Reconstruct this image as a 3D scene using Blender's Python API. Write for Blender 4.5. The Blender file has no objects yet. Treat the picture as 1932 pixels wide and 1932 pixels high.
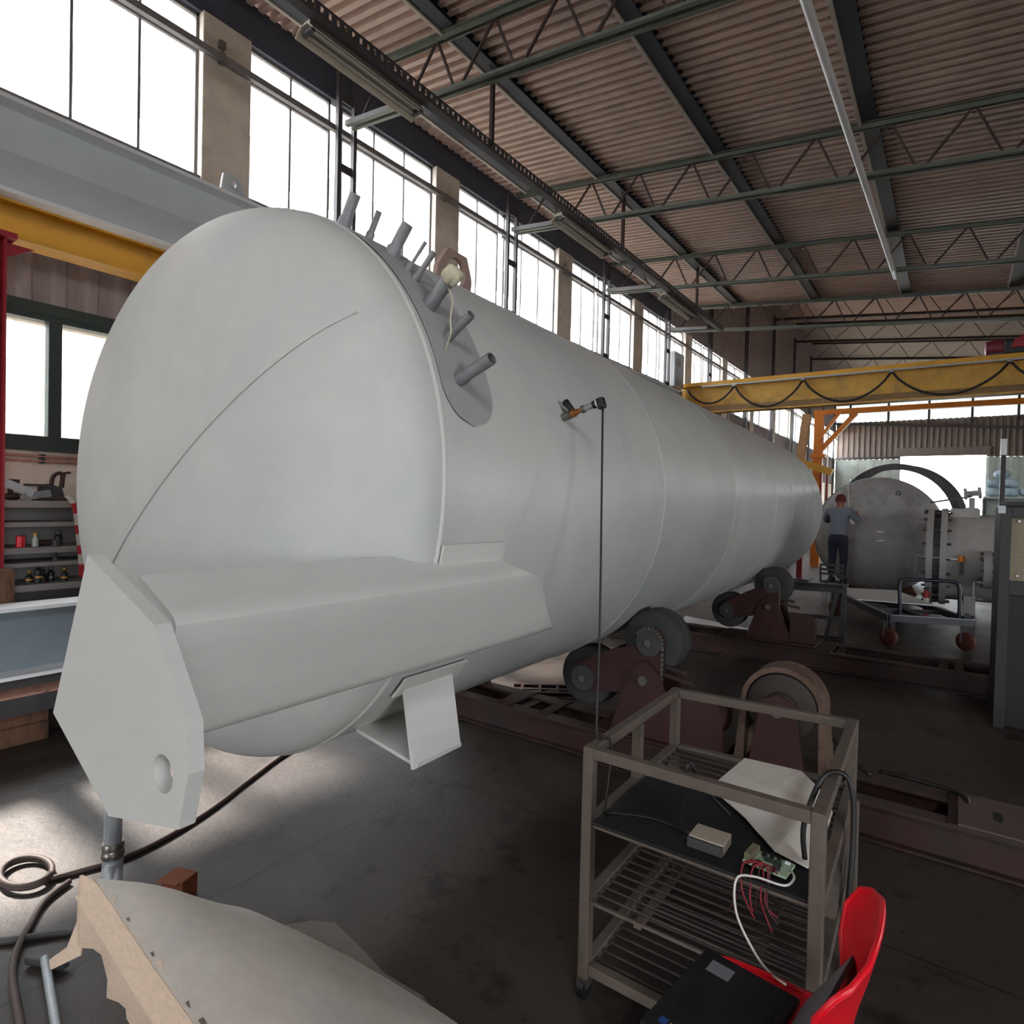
import bpy, bmesh, math, random
from mathutils import Vector as V, Matrix
random.seed(7)
SC = bpy.context.scene
COL = SC.collection
R_ = math.radians
# ------------------------------------------------------------------ camera
EYE = V((0, 0, 1.7))
def camera():
    f, yaw, pit, rol = 1160.0, R_(35.7), R_(-1.0), R_(1.4)
    fw = V((-math.sin(yaw)*math.cos(pit), math.cos(yaw)*math.cos(pit), math.sin(pit)))
    r = V((math.cos(yaw), math.sin(yaw), 0)); u = r.cross(fw)
    r2 = r*math.cos(rol)+u*math.sin(rol); u2 = -r*math.sin(rol)+u*math.cos(rol)
    c = bpy.data.cameras.new('camera'); o = bpy.data.objects.new('camera', c); COL.objects.link(o)
    c.sensor_width = 36; c.lens = f/1932*36; c.clip_start = .05; c.clip_end = 300
    m = Matrix((r2, u2, -fw)).transposed().to_4x4(); m.translation = EYE
    o.matrix_world = m
    SC.camera = o
camera()
# ------------------------------------------------------------------ light
SKY = 44.0
SC.view_settings.view_transform = 'Standard'
SC.view_settings.look = 'None'
SC.view_settings.exposure = -1.08
SC.view_settings.gamma = 1
SC.view_settings.use_curve_mapping = False
SC.cycles.max_bounces = 10
SC.cycles.diffuse_bounces = 6
SC.cycles.glossy_bounces = 4
SC.cycles.transparent_max_bounces = 12
SC.cycles.sample_clamp_indirect = 8
SC.cycles.caustics_reflective = False
SC.cycles.caustics_refractive = False
w = bpy.data.worlds.new('overcast_sky'); SC.world = w; w.use_nodes = True
bg = w.node_tree.nodes['Background']
bg.inputs[0].default_value = (0.93, 0.97, 1.0, 1); bg.inputs[1].default_value = SKY
sl = bpy.data.lights.new('low_sun', 'SUN'); sl.energy = 31.0; sl.angle = R_(3.5); sl.color = (1.0, .88, .77)
so = bpy.data.objects.new('low_sun', sl); COL.objects.link(so); so.location = (-20, 0, 20)
so.rotation_euler = V((.743, -.02, -.669)).to_track_quat('-Z', 'Y').to_euler()
def portal(name, loc, direction, sx, sy):
    l = bpy.data.lights.new(name, 'AREA'); l.shape = 'RECTANGLE'; l.size = sx; l.size_y = sy
    l.cycles.is_portal = True
    o = bpy.data.objects.new(name, l); COL.objects.link(o); o.location = loc
    o.rotation_euler = V(direction).to_track_quat('-Z', 'Y').to_euler()
XW = -6.4
portal('window_portal', (XW-.12, 3.2, 5.79), (1, 0, 0), 1.7, 27)
portal('window_portal', (XW-.12, 30.8, 5.79), (1, 0, 0), 1.7, 28)
portal('low_window_portal', (XW-.12, -.3, 2.65), (1, 0, 0), 1.2, 6.1)
portal('low_window_portal', (XW-.12, 5.35, 2.65), (1, 0, 0), 1.2, 2.8)
portal('back_door_portal', (-.68, 45.2, 2.55), (0, -1, 0), 4.3, 5.1)
portal('rear_door_portal', (-.5, -20.2, 2.6), (0, 1, 0), 3.6, 5.2)
portal('side_door_portal', (14.15, -3.6, 2.1), (-1, 0, 0), 4.2, 4.2)
portal('skylight_portal', (3.5, -3.87, 6.05), (0, 0, -1), 1.8, 3.6)
portal('side_door_portal', (14.15, 21.5, 2.25), (-1, 0, 0), 4.5, 3.0)

# ------------------------------------------------------------------ materials
def lin(c): return tuple(((x/255)/12.92 if x/255 <= .04045 else ((x/255+.055)/1.055)**2.4) for x in c)
_M = {}
def M(name, rgb, rough=.6, metal=0., var=.12, scale=6., bump=0., rgb2=None, mixp=(.45, .65), spec=.5, scale2=None, stretch=None, coat=0.):
    if name in _M: return _M[name]
    m = bpy.data.materials.new(name); m.use_nodes = True
    nt = m.node_tree; N = nt.nodes; L = nt.links
    b = N['Principled BSDF']
    b.inputs['Roughness'].default_value = rough; b.inputs['Metallic'].default_value = metal
    b.inputs['Specular IOR Level'].default_value = spec
    if coat: b.inputs['Coat Weight'].default_value = coat; b.inputs['Coat Roughness'].default_value = .3
    c = lin(rgb)
    tc = N.new('ShaderNodeTexCoord'); src = tc.outputs['Object']
    if stretch:
        mp = N.new('ShaderNodeMapping'); mp.inputs['Scale'].default_value = stretch; L.new(src, mp.inputs['Vector']); src = mp.outputs['Vector']
    n = N.new('ShaderNodeTexNoise'); n.inputs['Scale'].default_value = scale; n.inputs['Detail'].default_value = 6
    n.inputs['Roughness'].default_value = .65
    L.new(src, n.inputs['Vector'])
    r = N.new('ShaderNodeValToRGB'); L.new(n.outputs['Fac'], r.inputs['Fac'])
    r.color_ramp.elements[0].position = .3; r.color_ramp.elements[1].position = .7
    r.color_ramp.elements[0].color = tuple(x*(1-var) for x in c)+(1,)
    r.color_ramp.elements[1].color = tuple(min(1, x*(1+var)) for x in c)+(1,)
    out = r.outputs['Color']
    if rgb2:
        n2 = N.new('ShaderNodeTexNoise'); n2.inputs['Scale'].default_value = scale2 or scale*.6; n2.inputs['Detail'].default_value = 8
        n2.inputs['Roughness'].default_value = .7
        L.new(src, n2.inputs['Vector'])
        r2 = N.new('ShaderNodeValToRGB'); L.new(n2.outputs['Fac'], r2.inputs['Fac'])
        r2.color_ramp.elements[0].position = mixp[0]; r2.color_ramp.elements[1].position = mixp[1]
        mx = N.new('ShaderNodeMix'); mx.data_type = 'RGBA'
        L.new(r2.outputs['Color'], mx.inputs['Factor']); L.new(out, mx.inputs['A']); mx.inputs['B'].default_value = lin(rgb2)+(1,)
        out = mx.outputs['Result']
    L.new(out, b.inputs['Base Color'])
    if bump:
        bp = N.new('ShaderNodeBump'); bp.inputs['Strength'].default_value = bump; bp.inputs['Distance'].default_value = .02
        L.new(n.outputs['Fac'], bp.inputs['Height']); L.new(bp.outputs['Normal'], b.inputs['Normal'])
    _M[name] = m
    return m
def glass_mat(name, tint, clear=.9):
    m = bpy.data.materials.new(name); m.use_nodes = True
    nt = m.node_tree; N = nt.nodes; L = nt.links; N.clear()
    o = N.new('ShaderNodeOutputMaterial'); t = N.new('ShaderNodeBsdfTransparent'); t.inputs[0].default_value = tint
    d = N.new('ShaderNodeBsdfTranslucent'); d.inputs[0].default_value = (.8, .82, .84, 1)
    x = N.new('ShaderNodeMixShader'); x.inputs[0].default_value = 1-clear
    g = N.new('ShaderNodeBsdfGlossy'); g.inputs['Roughness'].default_value = .08
    x2 = N.new('ShaderNodeMixShader'); x2.inputs[0].default_value = .05
    L.new(t.outputs[0], x.inputs[1]); L.new(d.outputs[0], x.inputs[2])
    L.new(x.outputs[0], x2.inputs[1]); L.new(g.outputs[0], x2.inputs[2]); L.new(x2.outputs[0], o.inputs[0])
    return m
def fibre_mat():
    m = bpy.data.materials.new('translucent_fibre_sheet'); m.use_nodes = True
    nt = m.node_tree; N = nt.nodes; L = nt.links; N.clear()
    o = N.new('ShaderNodeOutputMaterial'); d = N.new('ShaderNodeBsdfDiffuse'); d.inputs[0].default_value = lin((186, 196, 190))+(1,)
    t = N.new('ShaderNodeBsdfTranslucent'); tc = N.new('ShaderNodeTexCoord'); n = N.new('ShaderNodeTexNoise'); n.inputs['Scale'].default_value = 3; n.inputs['Detail'].default_value = 5
    L.new(tc.outputs['Object'], n.inputs['Vector']); r = N.new('ShaderNodeValToRGB'); L.new(n.outputs['Fac'], r.inputs['Fac'])
    r.color_ramp.elements[0].color = (.05, .055, .052, 1); r.color_ramp.elements[1].color = (.09, .10, .095, 1); L.new(r.outputs['Color'], t.inputs[0])
    a = N.new('ShaderNodeAddShader'); L.new(d.outputs[0], a.inputs[0]); L.new(t.outputs[0], a.inputs[1]); L.new(a.outputs[0], o.inputs[0]); return m
FIBRE = fibre_mat()
GLASS = glass_mat('dusty_window_glass', (.97, .98, 1, 1), .85)
PAINT = M('vessel_white_primer', (200, 201, 197), .38, var=.04, scale=1.6, rgb2=(182, 187, 187), mixp=(.4, .7), scale2=1.1)
PAINT2 = M('vessel_leg_paint', (204, 205, 201), .45, var=.03, scale=3, rgb2=(178, 178, 172), mixp=(.66, .74), scale2=5, stretch=(2, 2, 9))
PADGREY = M('nozzle_grey_primer', (160, 160, 160), .5, var=.08, scale=9)
NOZ = M('nozzle_bare_steel', (136, 137, 140), .5, metal=.25, var=.15, scale=20)
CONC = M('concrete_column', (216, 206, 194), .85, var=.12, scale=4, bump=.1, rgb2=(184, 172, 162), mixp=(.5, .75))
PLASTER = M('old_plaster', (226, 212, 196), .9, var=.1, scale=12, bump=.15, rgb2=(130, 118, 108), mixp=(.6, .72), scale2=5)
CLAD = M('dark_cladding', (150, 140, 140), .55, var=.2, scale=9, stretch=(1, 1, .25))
ROOFM = M('roof_sheet', (206, 182, 170), .55, var=.08, scale=3, rgb2=(180, 160, 152), mixp=(.5, .7))
ROOFL = M('pale_roof_sheet', (178, 168, 160), .6, var=.1, scale=2)
BEAM = M('roof_beam_steel', (46, 50, 58), .55, var=.15, scale=5)
GREENST = M('truss_green_paint', (92, 98, 88), .55, var=.2, scale=7, rgb2=(120, 108, 96), mixp=(.6, .7))
RODM = M('truss_rod_rust', (56, 42, 38), .7, var=.2, scale=14)
DARKST = M('dark_steel', (62, 60, 62), .55, var=.2, scale=9)
FASC = M('fascia_blue_grey', (66, 70, 84), .6, var=.12, scale=4)
FRAMEG = M('window_frame_green', (48, 60, 56), .5, var=.15, scale=9)
FRAMEW = M('window_frame_grey', (120, 118, 120), .5, var=.15, scale=9)
YEL = M('crane_yellow', (206, 150, 40), .5, var=.1, scale=5, rgb2=(150, 104, 40), mixp=(.62, .78))
YELD = M('crane_yellow_dirty', (196, 150, 62), .6, var=.12, scale=4, rgb2=(120, 98, 66), mixp=(.5, .8))
ORG = M('gantry_orange', (226, 134, 48), .5, var=.1, scale=5)
REDP = M('column_red', (150, 28, 40), .5, var=.12, scale=4)
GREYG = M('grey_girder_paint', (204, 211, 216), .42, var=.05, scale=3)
WHITE = M('white_edge_paint', (242, 245, 247), .45, var=.04, scale=6)
RUST = M('rusty_red_steel', (54, 30, 26), .65, var=.25, scale=8, rgb2=(38, 29, 28), mixp=(.45, .65), bump=.1)
RUSTP = M('worn_pink_rust', (176, 132, 116), .8, var=.2, scale=14, rgb2=(70, 44, 40), mixp=(.56, .64))
REDBROWN = M('roller_red_paint', (56, 27, 26), .6, var=.25, scale=8)
TIRE = M('roller_rubber', (56, 54, 54), .8, var=.2, scale=10)
STEEL = M('machined_steel', (130, 126, 120), .35, metal=.8, var=.12, scale=12)
GALV = M('galvanised_pipe', (158, 163, 166), .45, metal=.35, var=.15, scale=18)
RACKM = M('dusty_rack_tube', (94, 84, 76), .7, var=.15, scale=16)
BLACK = M('black_plastic', (24, 24, 27), .45, var=.15, scale=10)
BLACKSH = M('black_sheet', (18, 18, 21), .6, var=.2, scale=8)
CABLE = M('black_cable', (22, 20, 20), .5, var=.1, scale=8)
HOSE = M('brown_hose', (74, 60, 56), .6, var=.15, scale=20)
CARD = M('dusty_cardboard', (236, 228, 218), .9, var=.06, scale=14, rgb2=(216, 216, 214), mixp=(.5, .75), scale2=3, bump=.05)
CARDF = M('torn_cardboard_edge', (214, 190, 168), .9, var=.12, scale=30, bump=.2, stretch=(1, 1, 6))
CARDB = M('brown_carton', (120, 64, 38), .85, var=.12, scale=12)
REDPL = M('red_plastic', (226, 20, 38), .35, var=.05, scale=6)
WOOD = M('oily_timber', (104, 72, 52), .85, var=.3, scale=7, rgb2=(52, 38, 32), mixp=(.5, .65), bump=.2, stretch=(3, 3, .6))
SKIN = M('skin', (150, 96, 80), .55, var=.06, scale=20)
SWEAT = M('grey_sweater', (112, 116, 128), .95, var=.1, scale=30)
TROUS = M('navy_trousers', (30, 32, 48), .9, var=.15, scale=20)
CAPM = M('maroon_cap', (92, 34, 37), .8, var=.12, scale=20)
DOME = M('dull_dished_steel', (160, 158, 157), .55, metal=.2, var=.14, scale=3, rgb2=(124, 122, 122), mixp=(.5, .7))
RINGM = M('ring_dark_steel', (58, 56, 58), .45, metal=.4, var=.1, scale=4)
VESG = M('grey_vessel', (158, 155, 152), .55, var=.12, scale=5)
CABD = M('dark_cabinet_paint', (38, 36, 39), .55, var=.15, scale=7)
BEIGE = M('gritty_beige_panel', (140, 132, 112), .95, var=.25, scale=60, bump=.2, rgb2=(70, 62, 56), mixp=(.62, .7), scale2=6)
TROLB = M('trolley_blue', (20, 25, 42), .4, var=.12, scale=8)
BRASS = M('brass', (176, 120, 70), .35, metal=.8, var=.1, scale=30)
PCB = M('circuit_board_green', (178, 200, 172), .5, var=.1, scale=40)
PALEP = M('pale_green_panel', (176, 186, 180), .6, var=.08, scale=3)
BROWNC = M('brown_far_cladding', (110, 98, 92), .7, var=.2, scale=6, stretch=(1, 1, .3))
SACKM = M('blue_white_sack', (168, 190, 204), .6, var=.18, scale=6, bump=.4)
CLOTHM = M('beige_rag', (206, 198, 172), .95, var=.1, scale=30)
SEATGREY = M('laptop_grey', (124, 126, 134), .4, var=.05, scale=8)

def floor_mat():
    m = bpy.data.materials.new('worn_concrete_floor'); m.use_nodes = True
    nt = m.node_tree; N = nt.nodes; L = nt.links; b = N['Principled BSDF']
    tc = N.new('ShaderNodeTexCoord'); src = tc.outputs['Object']
    def noise(s, d=8, rg=.65):
        n = N.new('ShaderNodeTexNoise'); n.inputs['Scale'].default_value = s; n.inputs['Detail'].default_value = d; n.inputs['Roughness'].default_value = rg
        L.new(src, n.inputs['Vector']); return n.outputs['Fac']
    def ramp(f, p0, c0, p1, c1):
        r = N.new('ShaderNodeValToRGB'); L.new(f, r.inputs['Fac'])
        r.color_ramp.elements[0].position = p0; r.color_ramp.elements[0].color = c0
        r.color_ramp.elements[1].position = p1; r.color_ramp.elements[1].color = c1
        return r.outputs['Color']
    def mix(fac, a, bb, mode='MIX'):
        x = N.new('ShaderNodeMix'); x.data_type = 'RGBA'; x.blend_type = mode
        if isinstance(fac, float): x.inputs['Factor'].default_value = fac
        else: L.new(fac, x.inputs['Factor'])
        L.new(a, x.inputs['A'])
        if isinstance(bb, tuple): x.inputs['B'].default_value = bb
        else: L.new(bb, x.inputs['B'])
        return x.outputs['Result']
    base = ramp(noise(.9), .35, lin((48, 43, 40))+(1,), .68, lin((70, 61, 55))+(1,))
    st = ramp(noise(3.2, 10, .72), .54, (0, 0, 0, 1), .62, (1, 1, 1, 1))
    c = mix(st, base, lin((33, 25, 21))+(1,))
    pk = ramp(noise(17, 8, .75), .60, (0, 0, 0, 1), .655, (1, 1, 1, 1))
    c = mix(pk, c, lin((22, 18, 16))+(1,))
    # saw-cut slab joints every 4 m, slightly wandering
    nz = N.new('ShaderNodeTexNoise'); nz.inputs['Scale'].default_value = 3.5; nz.inputs['Detail'].default_value = 6; L.new(src, nz.inputs['Vector'])
    geo = N.new('ShaderNodeNewGeometry'); sp = N.new('ShaderNodeSeparateXYZ'); L.new(geo.outputs['Position'], sp.inputs[0])
    def joint(axis, at):
        def mth(op, x, y):
            q = N.new('ShaderNodeMath'); q.operation = op
            for i, z in enumerate((x, y)):
                if isinstance(z, (int, float)): q.inputs[i].default_value = z
                elif z is not None: L.new(z, q.inputs[i])
            return q.outputs[0]
        wob = mth('MULTIPLY', mth('SUBTRACT', nz.outputs['Fac'], .5), .05)
        p = mth('ADD', mth('SUBTRACT', sp.outputs[axis], at), wob)
        return mth('ABSOLUTE', mth('WRAP', p, 2.0), None) if False else mth('PINGPONG', p, 2.0)
    for axis, at in (('X', -2.49), ('Y', 2.8)):
        cr = ramp(joint(axis, at), .002, (1, 1, 1, 1), .007, (0, 0, 0, 1))
        c = mix(cr, c, lin((20, 17, 16))+(1,))
    L.new(c, b.inputs['Base Color'])
    rr = N.new('ShaderNodeMapRange'); L.new(noise(1.5), rr.inputs['Value']); rr.inputs['To Min'].default_value = .36; rr.inputs['To Max'].default_value = .72
    L.new(rr.outputs[0], b.inputs['Roughness'])
    bp = N.new('ShaderNodeBump'); bp.inputs['Strength'].default_value = .25; bp.inputs['Distance'].default_value = .01
    L.new(noise(26), bp.inputs['Height']); L.new(bp.outputs['Normal'], b.inputs['Normal'])
    return m
FLOORM = floor_mat()

# ------------------------------------------------------------------ mesh helpers
class MB:
    def __init__(s): s.v = []; s.f = []
    def add(s, vs, fs):
        o = len(s.v); s.v += [V(x) for x in vs]; s.f += [tuple(i+o for i in f) for f in fs]; return s
    def box(s, c, d, rot=None):
        c = V(c); h = V(d)*.5
        vs = [V((x*h.x, y*h.y, z*h.z)) for x in (-1, 1) for y in (-1, 1) for z in (-1, 1)]
        if rot is not None:
            vs = [rot @ v for v in vs]
        return s.add([c+v for v in vs], [(0, 1, 3, 2), (4, 6, 7, 5), (0, 4, 5, 1), (2, 3, 7, 6), (0, 2, 6, 4), (1, 5, 7, 3)])
    def mm(s, a, b):
        a = V(a); b = V(b); return s.box((a+b)*.5, b-a)
    def bar(s, a, b, w, h=None, up=(0, 0, 1)):
        a = V(a); b = V(b); h = h or w; d = (b-a); l = d.length; d.normalize(); u = V(up)
        if abs(d.dot(u)) > .98: u = V((1, 0, 0))
        x = d.cross(u).normalized(); z = x.cross(d)
        vs = [p+x*i*w/2+z*j*h/2 for p in (a, b) for i, j in ((-1, -1), (1, -1), (1, 1), (-1, 1))]
        return s.add(vs, [(3, 2, 1, 0), (4, 5, 6, 7), (0, 1, 5, 4), (1, 2, 6, 5), (2, 3, 7, 6), (3, 0, 4, 7)])
    def rings(s, rings, close=False, caps=True):
        n = len(rings[0]); vs = [p for r in rings for p in r]; fs = []
        for i in range(len(rings)-1 + (1 if close else 0)):
            j = (i+1) % len(rings)
            for k in range(n):
                fs.append((i*n+k, i*n+(k+1) % n, j*n+(k+1) % n, j*n+k))
        if caps and not close: fs += [tuple(range(n))[::-1], tuple((len(rings)-1)*n+k for k in range(n))]
        return s.add(vs, fs)
    def tube(s, pts, r, n=8, closed=False, caps=True):
        pts = [V(p) for p in pts]; rs = r if isinstance(r, (list, tuple)) else [r]*len(pts); rings = []
        m = len(pts); prev = None
        for i, p in enumerate(pts):
            a = pts[i-1] if (i or closed) else p; b = pts[(i+1) % m] if (i < m-1 or closed) else p
            d = (b-a).normalized()
            if prev is None:
                u = V((0, 0, 1)) if abs(d.z) < .9 else V((1, 0, 0)); x = d.cross(u).normalized()
            else:
                x = (prev-d*prev.dot(d)).normalized()
            prev = x; y = d.cross(x)
            rings.append([p+(x*math.cos(t)+y*math.sin(t))*rs[i] for t in [2*math.pi*k/n for k in range(n)]])
        return s.rings(rings, closed, caps)
    def disc(s, c, axis, prof, n=32, x0=None):
        """lathe: prof = [(along, radius)...]"""
        a = V(axis).normalized(); u = V((0, 0, 1)) if abs(a.z) < .9 else V((1, 0, 0)); x = a.cross(u).normalized(); y = a.cross(x); c = V(c)
        rings = [[c+a*t+(x*math.cos(q)+y*math.sin(q))*max(r, 1e-4) for q in [2*math.pi*k/n for k in range(n)]] for t, r in prof]
        return s.rings(rings, caps=tuple(prof[0]) != tuple(prof[-1]))
    def prism(s, poly, fr, d, depth, hole=None):
        """poly: 2D list, fr = (origin, ux, uy), extruded along d by depth"""
        o, ux, uy = V(fr[0]), V(fr[1]), V(fr[2]); d = V(d)*depth; n = len(poly)
        vs = [o+ux*a+uy*b for a, b in poly]
        if not hole:
            return s.add(vs+[v+d for v in vs], [tuple(range(n))[::-1], tuple(range(n, 2*n))]+[(i, (i+1) % n, n+(i+1) % n, n+i) for i in range(n)])
        m = len(hole); hv = [o+ux*a+uy*b for a, b in hole]
        hc = (sum(a for a, b in hole)/m, sum(b for a, b in hole)/m)
        # stitch outer polygon to the hole: for each outer edge a fan to the nearest hole vertices
        ang = lambda p: math.atan2(p[1]-hc[1], p[0]-hc[0])
        allv = vs+hv; fs = []
        order = [min(range(m), key=lambda k: abs((ang(hole[k])-ang(p)+math.pi) % (2*math.pi)-math.pi)) for p in poly]
        for i in range(n):
            j = (i+1) % n; a, b = order[i], order[j]
            seq = [a]
            step = 1 if _area(poly) * _area(hole) > 0 else -1
            while seq[-1] != b: seq.append((seq[-1]+step) % m)
            for k in range(len(seq)-1): fs.append((i, n+seq[k+1], n+seq[k]) if step > 0 else (i, n+seq[k], n+seq[k+1]))
            fs.append((i, j, n+b))
        t = len(allv); full = allv+[v+d for v in allv]
        fs2 = [tuple(q+t for q in f[::-1]) for f in fs]
        side = [(i, t+i, t+(i+1) % n, (i+1) % n) for i in range(n)]+[(n+k, n+(k+1) % m, t+n+(k+1) % m, t+n+k) for k in range(m)]
        return s.add(full, fs+fs2+side)
    def grid(s, P, closed_u=False):
        nu, nv = len(P), len(P[0]); vs = [p for r in P for p in r]; fs = []
        for i in range(nu-1+(1 if closed_u else 0)):
            for j in range(nv-1):
                k = (i+1) % nu
                fs.append((i*nv+j, k*nv+j, k*nv+j+1, i*nv+j+1))
        return s.add(vs, fs)
    def sheet(s, P, th):
        """grid with thickness along its normals"""
        nu, nv = len(P), len(P[0]); P = [[V(p) for p in r] for r in P]; Q = []
        for i in range(nu):
            row = []
            for j in range(nv):
                du = P[min(i+1, nu-1)][j]-P[max(i-1, 0)][j]; dv = P[i][min(j+1, nv-1)]-P[i][max(j-1, 0)]
                n = du.cross(dv); n = n.normalized() if n.length > 1e-9 else V((0, 0, 1))
                row.append(P[i][j]-n*th)
            Q.append(row)
        s.grid(P); s.grid([r[::-1] for r in Q])
        e = [(i, 0) for i in range(nu)]+[(nu-1, j) for j in range(1, nv)]+[(i, nv-1) for i in range(nu-2, -1, -1)]+[(0, j) for j in range(nv-2, 0, -1)]
        m = len(e); vs = [P[i][j] for i, j in e]+[Q[i][j] for i, j in e]
        return s.add(vs, [(k, m+k, m+(k+1) % m, (k+1) % m) for k in range(m)])
    def ball(s, c, r, nu=16, nv=10, rot=None):
        c = V(c); r = V(r) if not isinstance(r, (int, float)) else V((r, r, r)); rings = []
        for j in range(nv+1):
            t = math.pi*j/nv-math.pi/2
            ring = []
            for k in range(nu):
                q = 2*math.pi*k/nu; p = V((r.x*math.cos(t)*math.cos(q), r.y*math.cos(t)*math.sin(q), r.z*math.sin(t)))
                ring.append(c+(rot @ p if rot is not None else p))
            rings.append(ring)
        return s.rings(rings, caps=False)
def _area(p): return sum(p[i][0]*p[(i+1) % len(p)][1]-p[(i+1) % len(p)][0]*p[i][1] for i in range(len(p)))
def wloc(o):
    l = V((0, 0, 0))
    while o is not None: l += o.location; o = o.parent
    return l
def P(name, mb, m, parent=None, smooth=False, bevel=0, label=None, kind=None, autos=None):
    """link MB as one mesh object; verts are given in world space"""
    if parent is not None: org = wloc(parent)
    else:
        xs = [v.x for v in mb.v]; ys = [v.y for v in mb.v]; zs = [v.z for v in mb.v]
        org = V(((min(xs)+max(xs))/2, (min(ys)+max(ys))/2, min(zs)))
    me = bpy.data.meshes.new(name)
    me.from_pydata([v-org for v in mb.v], [], mb.f); me.validate()
    bm = bmesh.new(); bm.from_mesh(me); bmesh.ops.recalc_face_normals(bm, faces=bm.faces); bm.to_mesh(me); bm.free()
    if smooth or autos:
        for p in me.polygons: p.use_smooth = True
        if autos: me.set_sharp_from_angle(angle=R_(autos))
    me.materials.append(m)
    o = bpy.data.objects.new(name, me); COL.objects.link(o)
    if parent is not None: o.parent = parent
    else: o.location = org
    if bevel:
        b = o.modifiers.new('bevel', 'BEVEL'); b.width = bevel; b.segments = 2; b.limit_method = 'ANGLE'
    if label: o['label'] = label
    if kind: o['kind'] = kind
    return o
def tag(o, label, cat, group=None):
    o['label'] = label; o['category'] = cat
    if group: o['group'] = group
    return o
def thing(name, label, cat, loc=(0, 0, 0), group=None):
    o = bpy.data.objects.new(name, None); COL.objects.link(o); o.location = loc; o.empty_display_size = .1
    return tag(o, label, cat, group)
def struct(name, loc=(0, 0, 0)):
    o = bpy.data.objects.new(name, None); COL.objects.link(o); o.location = loc; o['kind'] = 'structure'; return o
def spline(pts, n=8):
    pts = [V(p) for p in pts]; out = []
    for i in range(len(pts)-1):
        p0 = pts[max(i-1, 0)]; p1 = pts[i]; p2 = pts[i+1]; p3 = pts[min(i+2, len(pts)-1)]
        for k in range(n):
            t = k/n
            out.append(.5*((2*p1)+(p2-p0)*t+(2*p0-5*p1+4*p2-p3)*t*t+(3*p1-p0-3*p2+p3)*t**3))
    return out+[pts[-1]]
def ibeam(mb, a, b, h, wf, tf=.012, tw=.008, up=(0, 0, 1)):
    """I beam from a to b; a,b at centre of section"""
    a = V(a); b = V(b); u = V(up)
    mb.bar(a+u*(h/2-tf/2), b+u*(h/2-tf/2), wf, tf, up); mb.bar(a-u*(h/2-tf/2), b-u*(h/2-tf/2), wf, tf, up)
    mb.bar(a, b, tw, h-2*tf, up); return mb
def corr(mb, o, du, dv, nu_len, per, amp, nrm, trap=False, deck=False):
    """corrugated sheet, waves along du (length nu_len), straight along dv"""
    o = V(o); du = V(du); dv = V(dv); nrm = V(nrm); pts = []
    n = max(1, round(nu_len/per))
    prof = [(0, 0), (.12, 1), (.38, 1), (.5, 0), (.999, 0)] if trap else [(k/6, .5-.5*math.cos(2*math.pi*k/6)) for k in range(6)]
    if deck: prof = [(0, 0), (.46, 0), (.53, 1), (.93, 1), (.999, 0)]
    for i in range(n):
        for t, h in prof: pts.append(((i+t)*nu_len/n, h*amp))
    pts.append((nu_len, 0))
    return mb.grid([[o+du*t+nrm*h, o+du*t+nrm*h+dv] for t, h in pts])
ORD = ['nearest', 'second', 'third', 'fourth', 'fifth', 'sixth', 'seventh', 'eighth', 'ninth', 'tenth', 'eleventh', 'twelfth']

# ------------------------------------------------------------------ SETTING
YR, YB, XR = -20.0, 45.0, 14.0          # rear wall, back wall, right wall
YJ = 15.9                             # where the low roof ends and the tall hall begins
zr = lambda x: 6.254-.105*x           # underside of roof beams
zh = lambda x: 10.30-.105*(x+6.4)     # tall hall
m = MB().mm((XW-.2, YR-.1, -.3), (XR+.1, YB+.1, 0)); P('floor', m, FLOORM, kind='structure')
YARD = M('pale_yard_concrete', (150, 142, 130), .9, var=.06, scale=2)
for n_, (a, b) in enumerate([((-40, YR-20, -.3), (XW-.2, YB+20, -.02)), ((XR+.1, YR-20, -.3), (40, YB+20, -.02)), ((XW-.2, YR-20, -.3), (XR+.1, YR-.1, -.02)), ((XW-.2, YB+.1, -.3), (XR+.1, YB+20, -.02))]):
    P('trim_%d' % (n_+1), MB().mm(a, b), YARD, kind='structure')

# left wall
wl = struct('wall_left', (XW, 0, 0))
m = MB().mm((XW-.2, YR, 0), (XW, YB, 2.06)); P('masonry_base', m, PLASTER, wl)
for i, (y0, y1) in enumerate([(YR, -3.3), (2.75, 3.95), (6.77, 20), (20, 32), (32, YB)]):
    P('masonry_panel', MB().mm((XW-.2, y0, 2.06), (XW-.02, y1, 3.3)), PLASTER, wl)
y = YR
while y < YB-.1:
    y1 = min(y+1.5, YB)
    m = MB(); corr(m, (XW-.03, y, 3.27), (0, 1, 0), (0, 0, 1.66), y1-y, .25, .035, (1, 0, 0), True)
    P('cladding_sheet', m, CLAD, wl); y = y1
P('sill_beam', MB().mm((XW-.1, YR, 4.89), (XW+.03, YB, 4.955)), FRAMEW, wl)
P('drip_rail', MB().mm((XW-.05, 1.2, 3.2), (XW+.06, 2.75, 3.29)), FRAMEG, wl)
P('fascia', MB().mm((XW-.1, YR, 6.62), (XW+.02, YJ, 7.05)), FASC, wl)
P('upper_strip', MB().mm((XW-.12, YR, 4.89), (XW-.09, YR+.5, 6.62)), FRAMEW, wl)
# tall part above the far windows
y = YJ
while y < YB-.1:
    y1 = min(y+2.0, YB)
    m = MB(); corr(m, (XW-.02, y, 6.62), (0, 1, 0), (0, 0, 3.85), y1-y, .2, .03, (1, 0, 0), True)
    P('upper_cladding_sheet', m, CLAD, wl); y = y1
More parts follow.
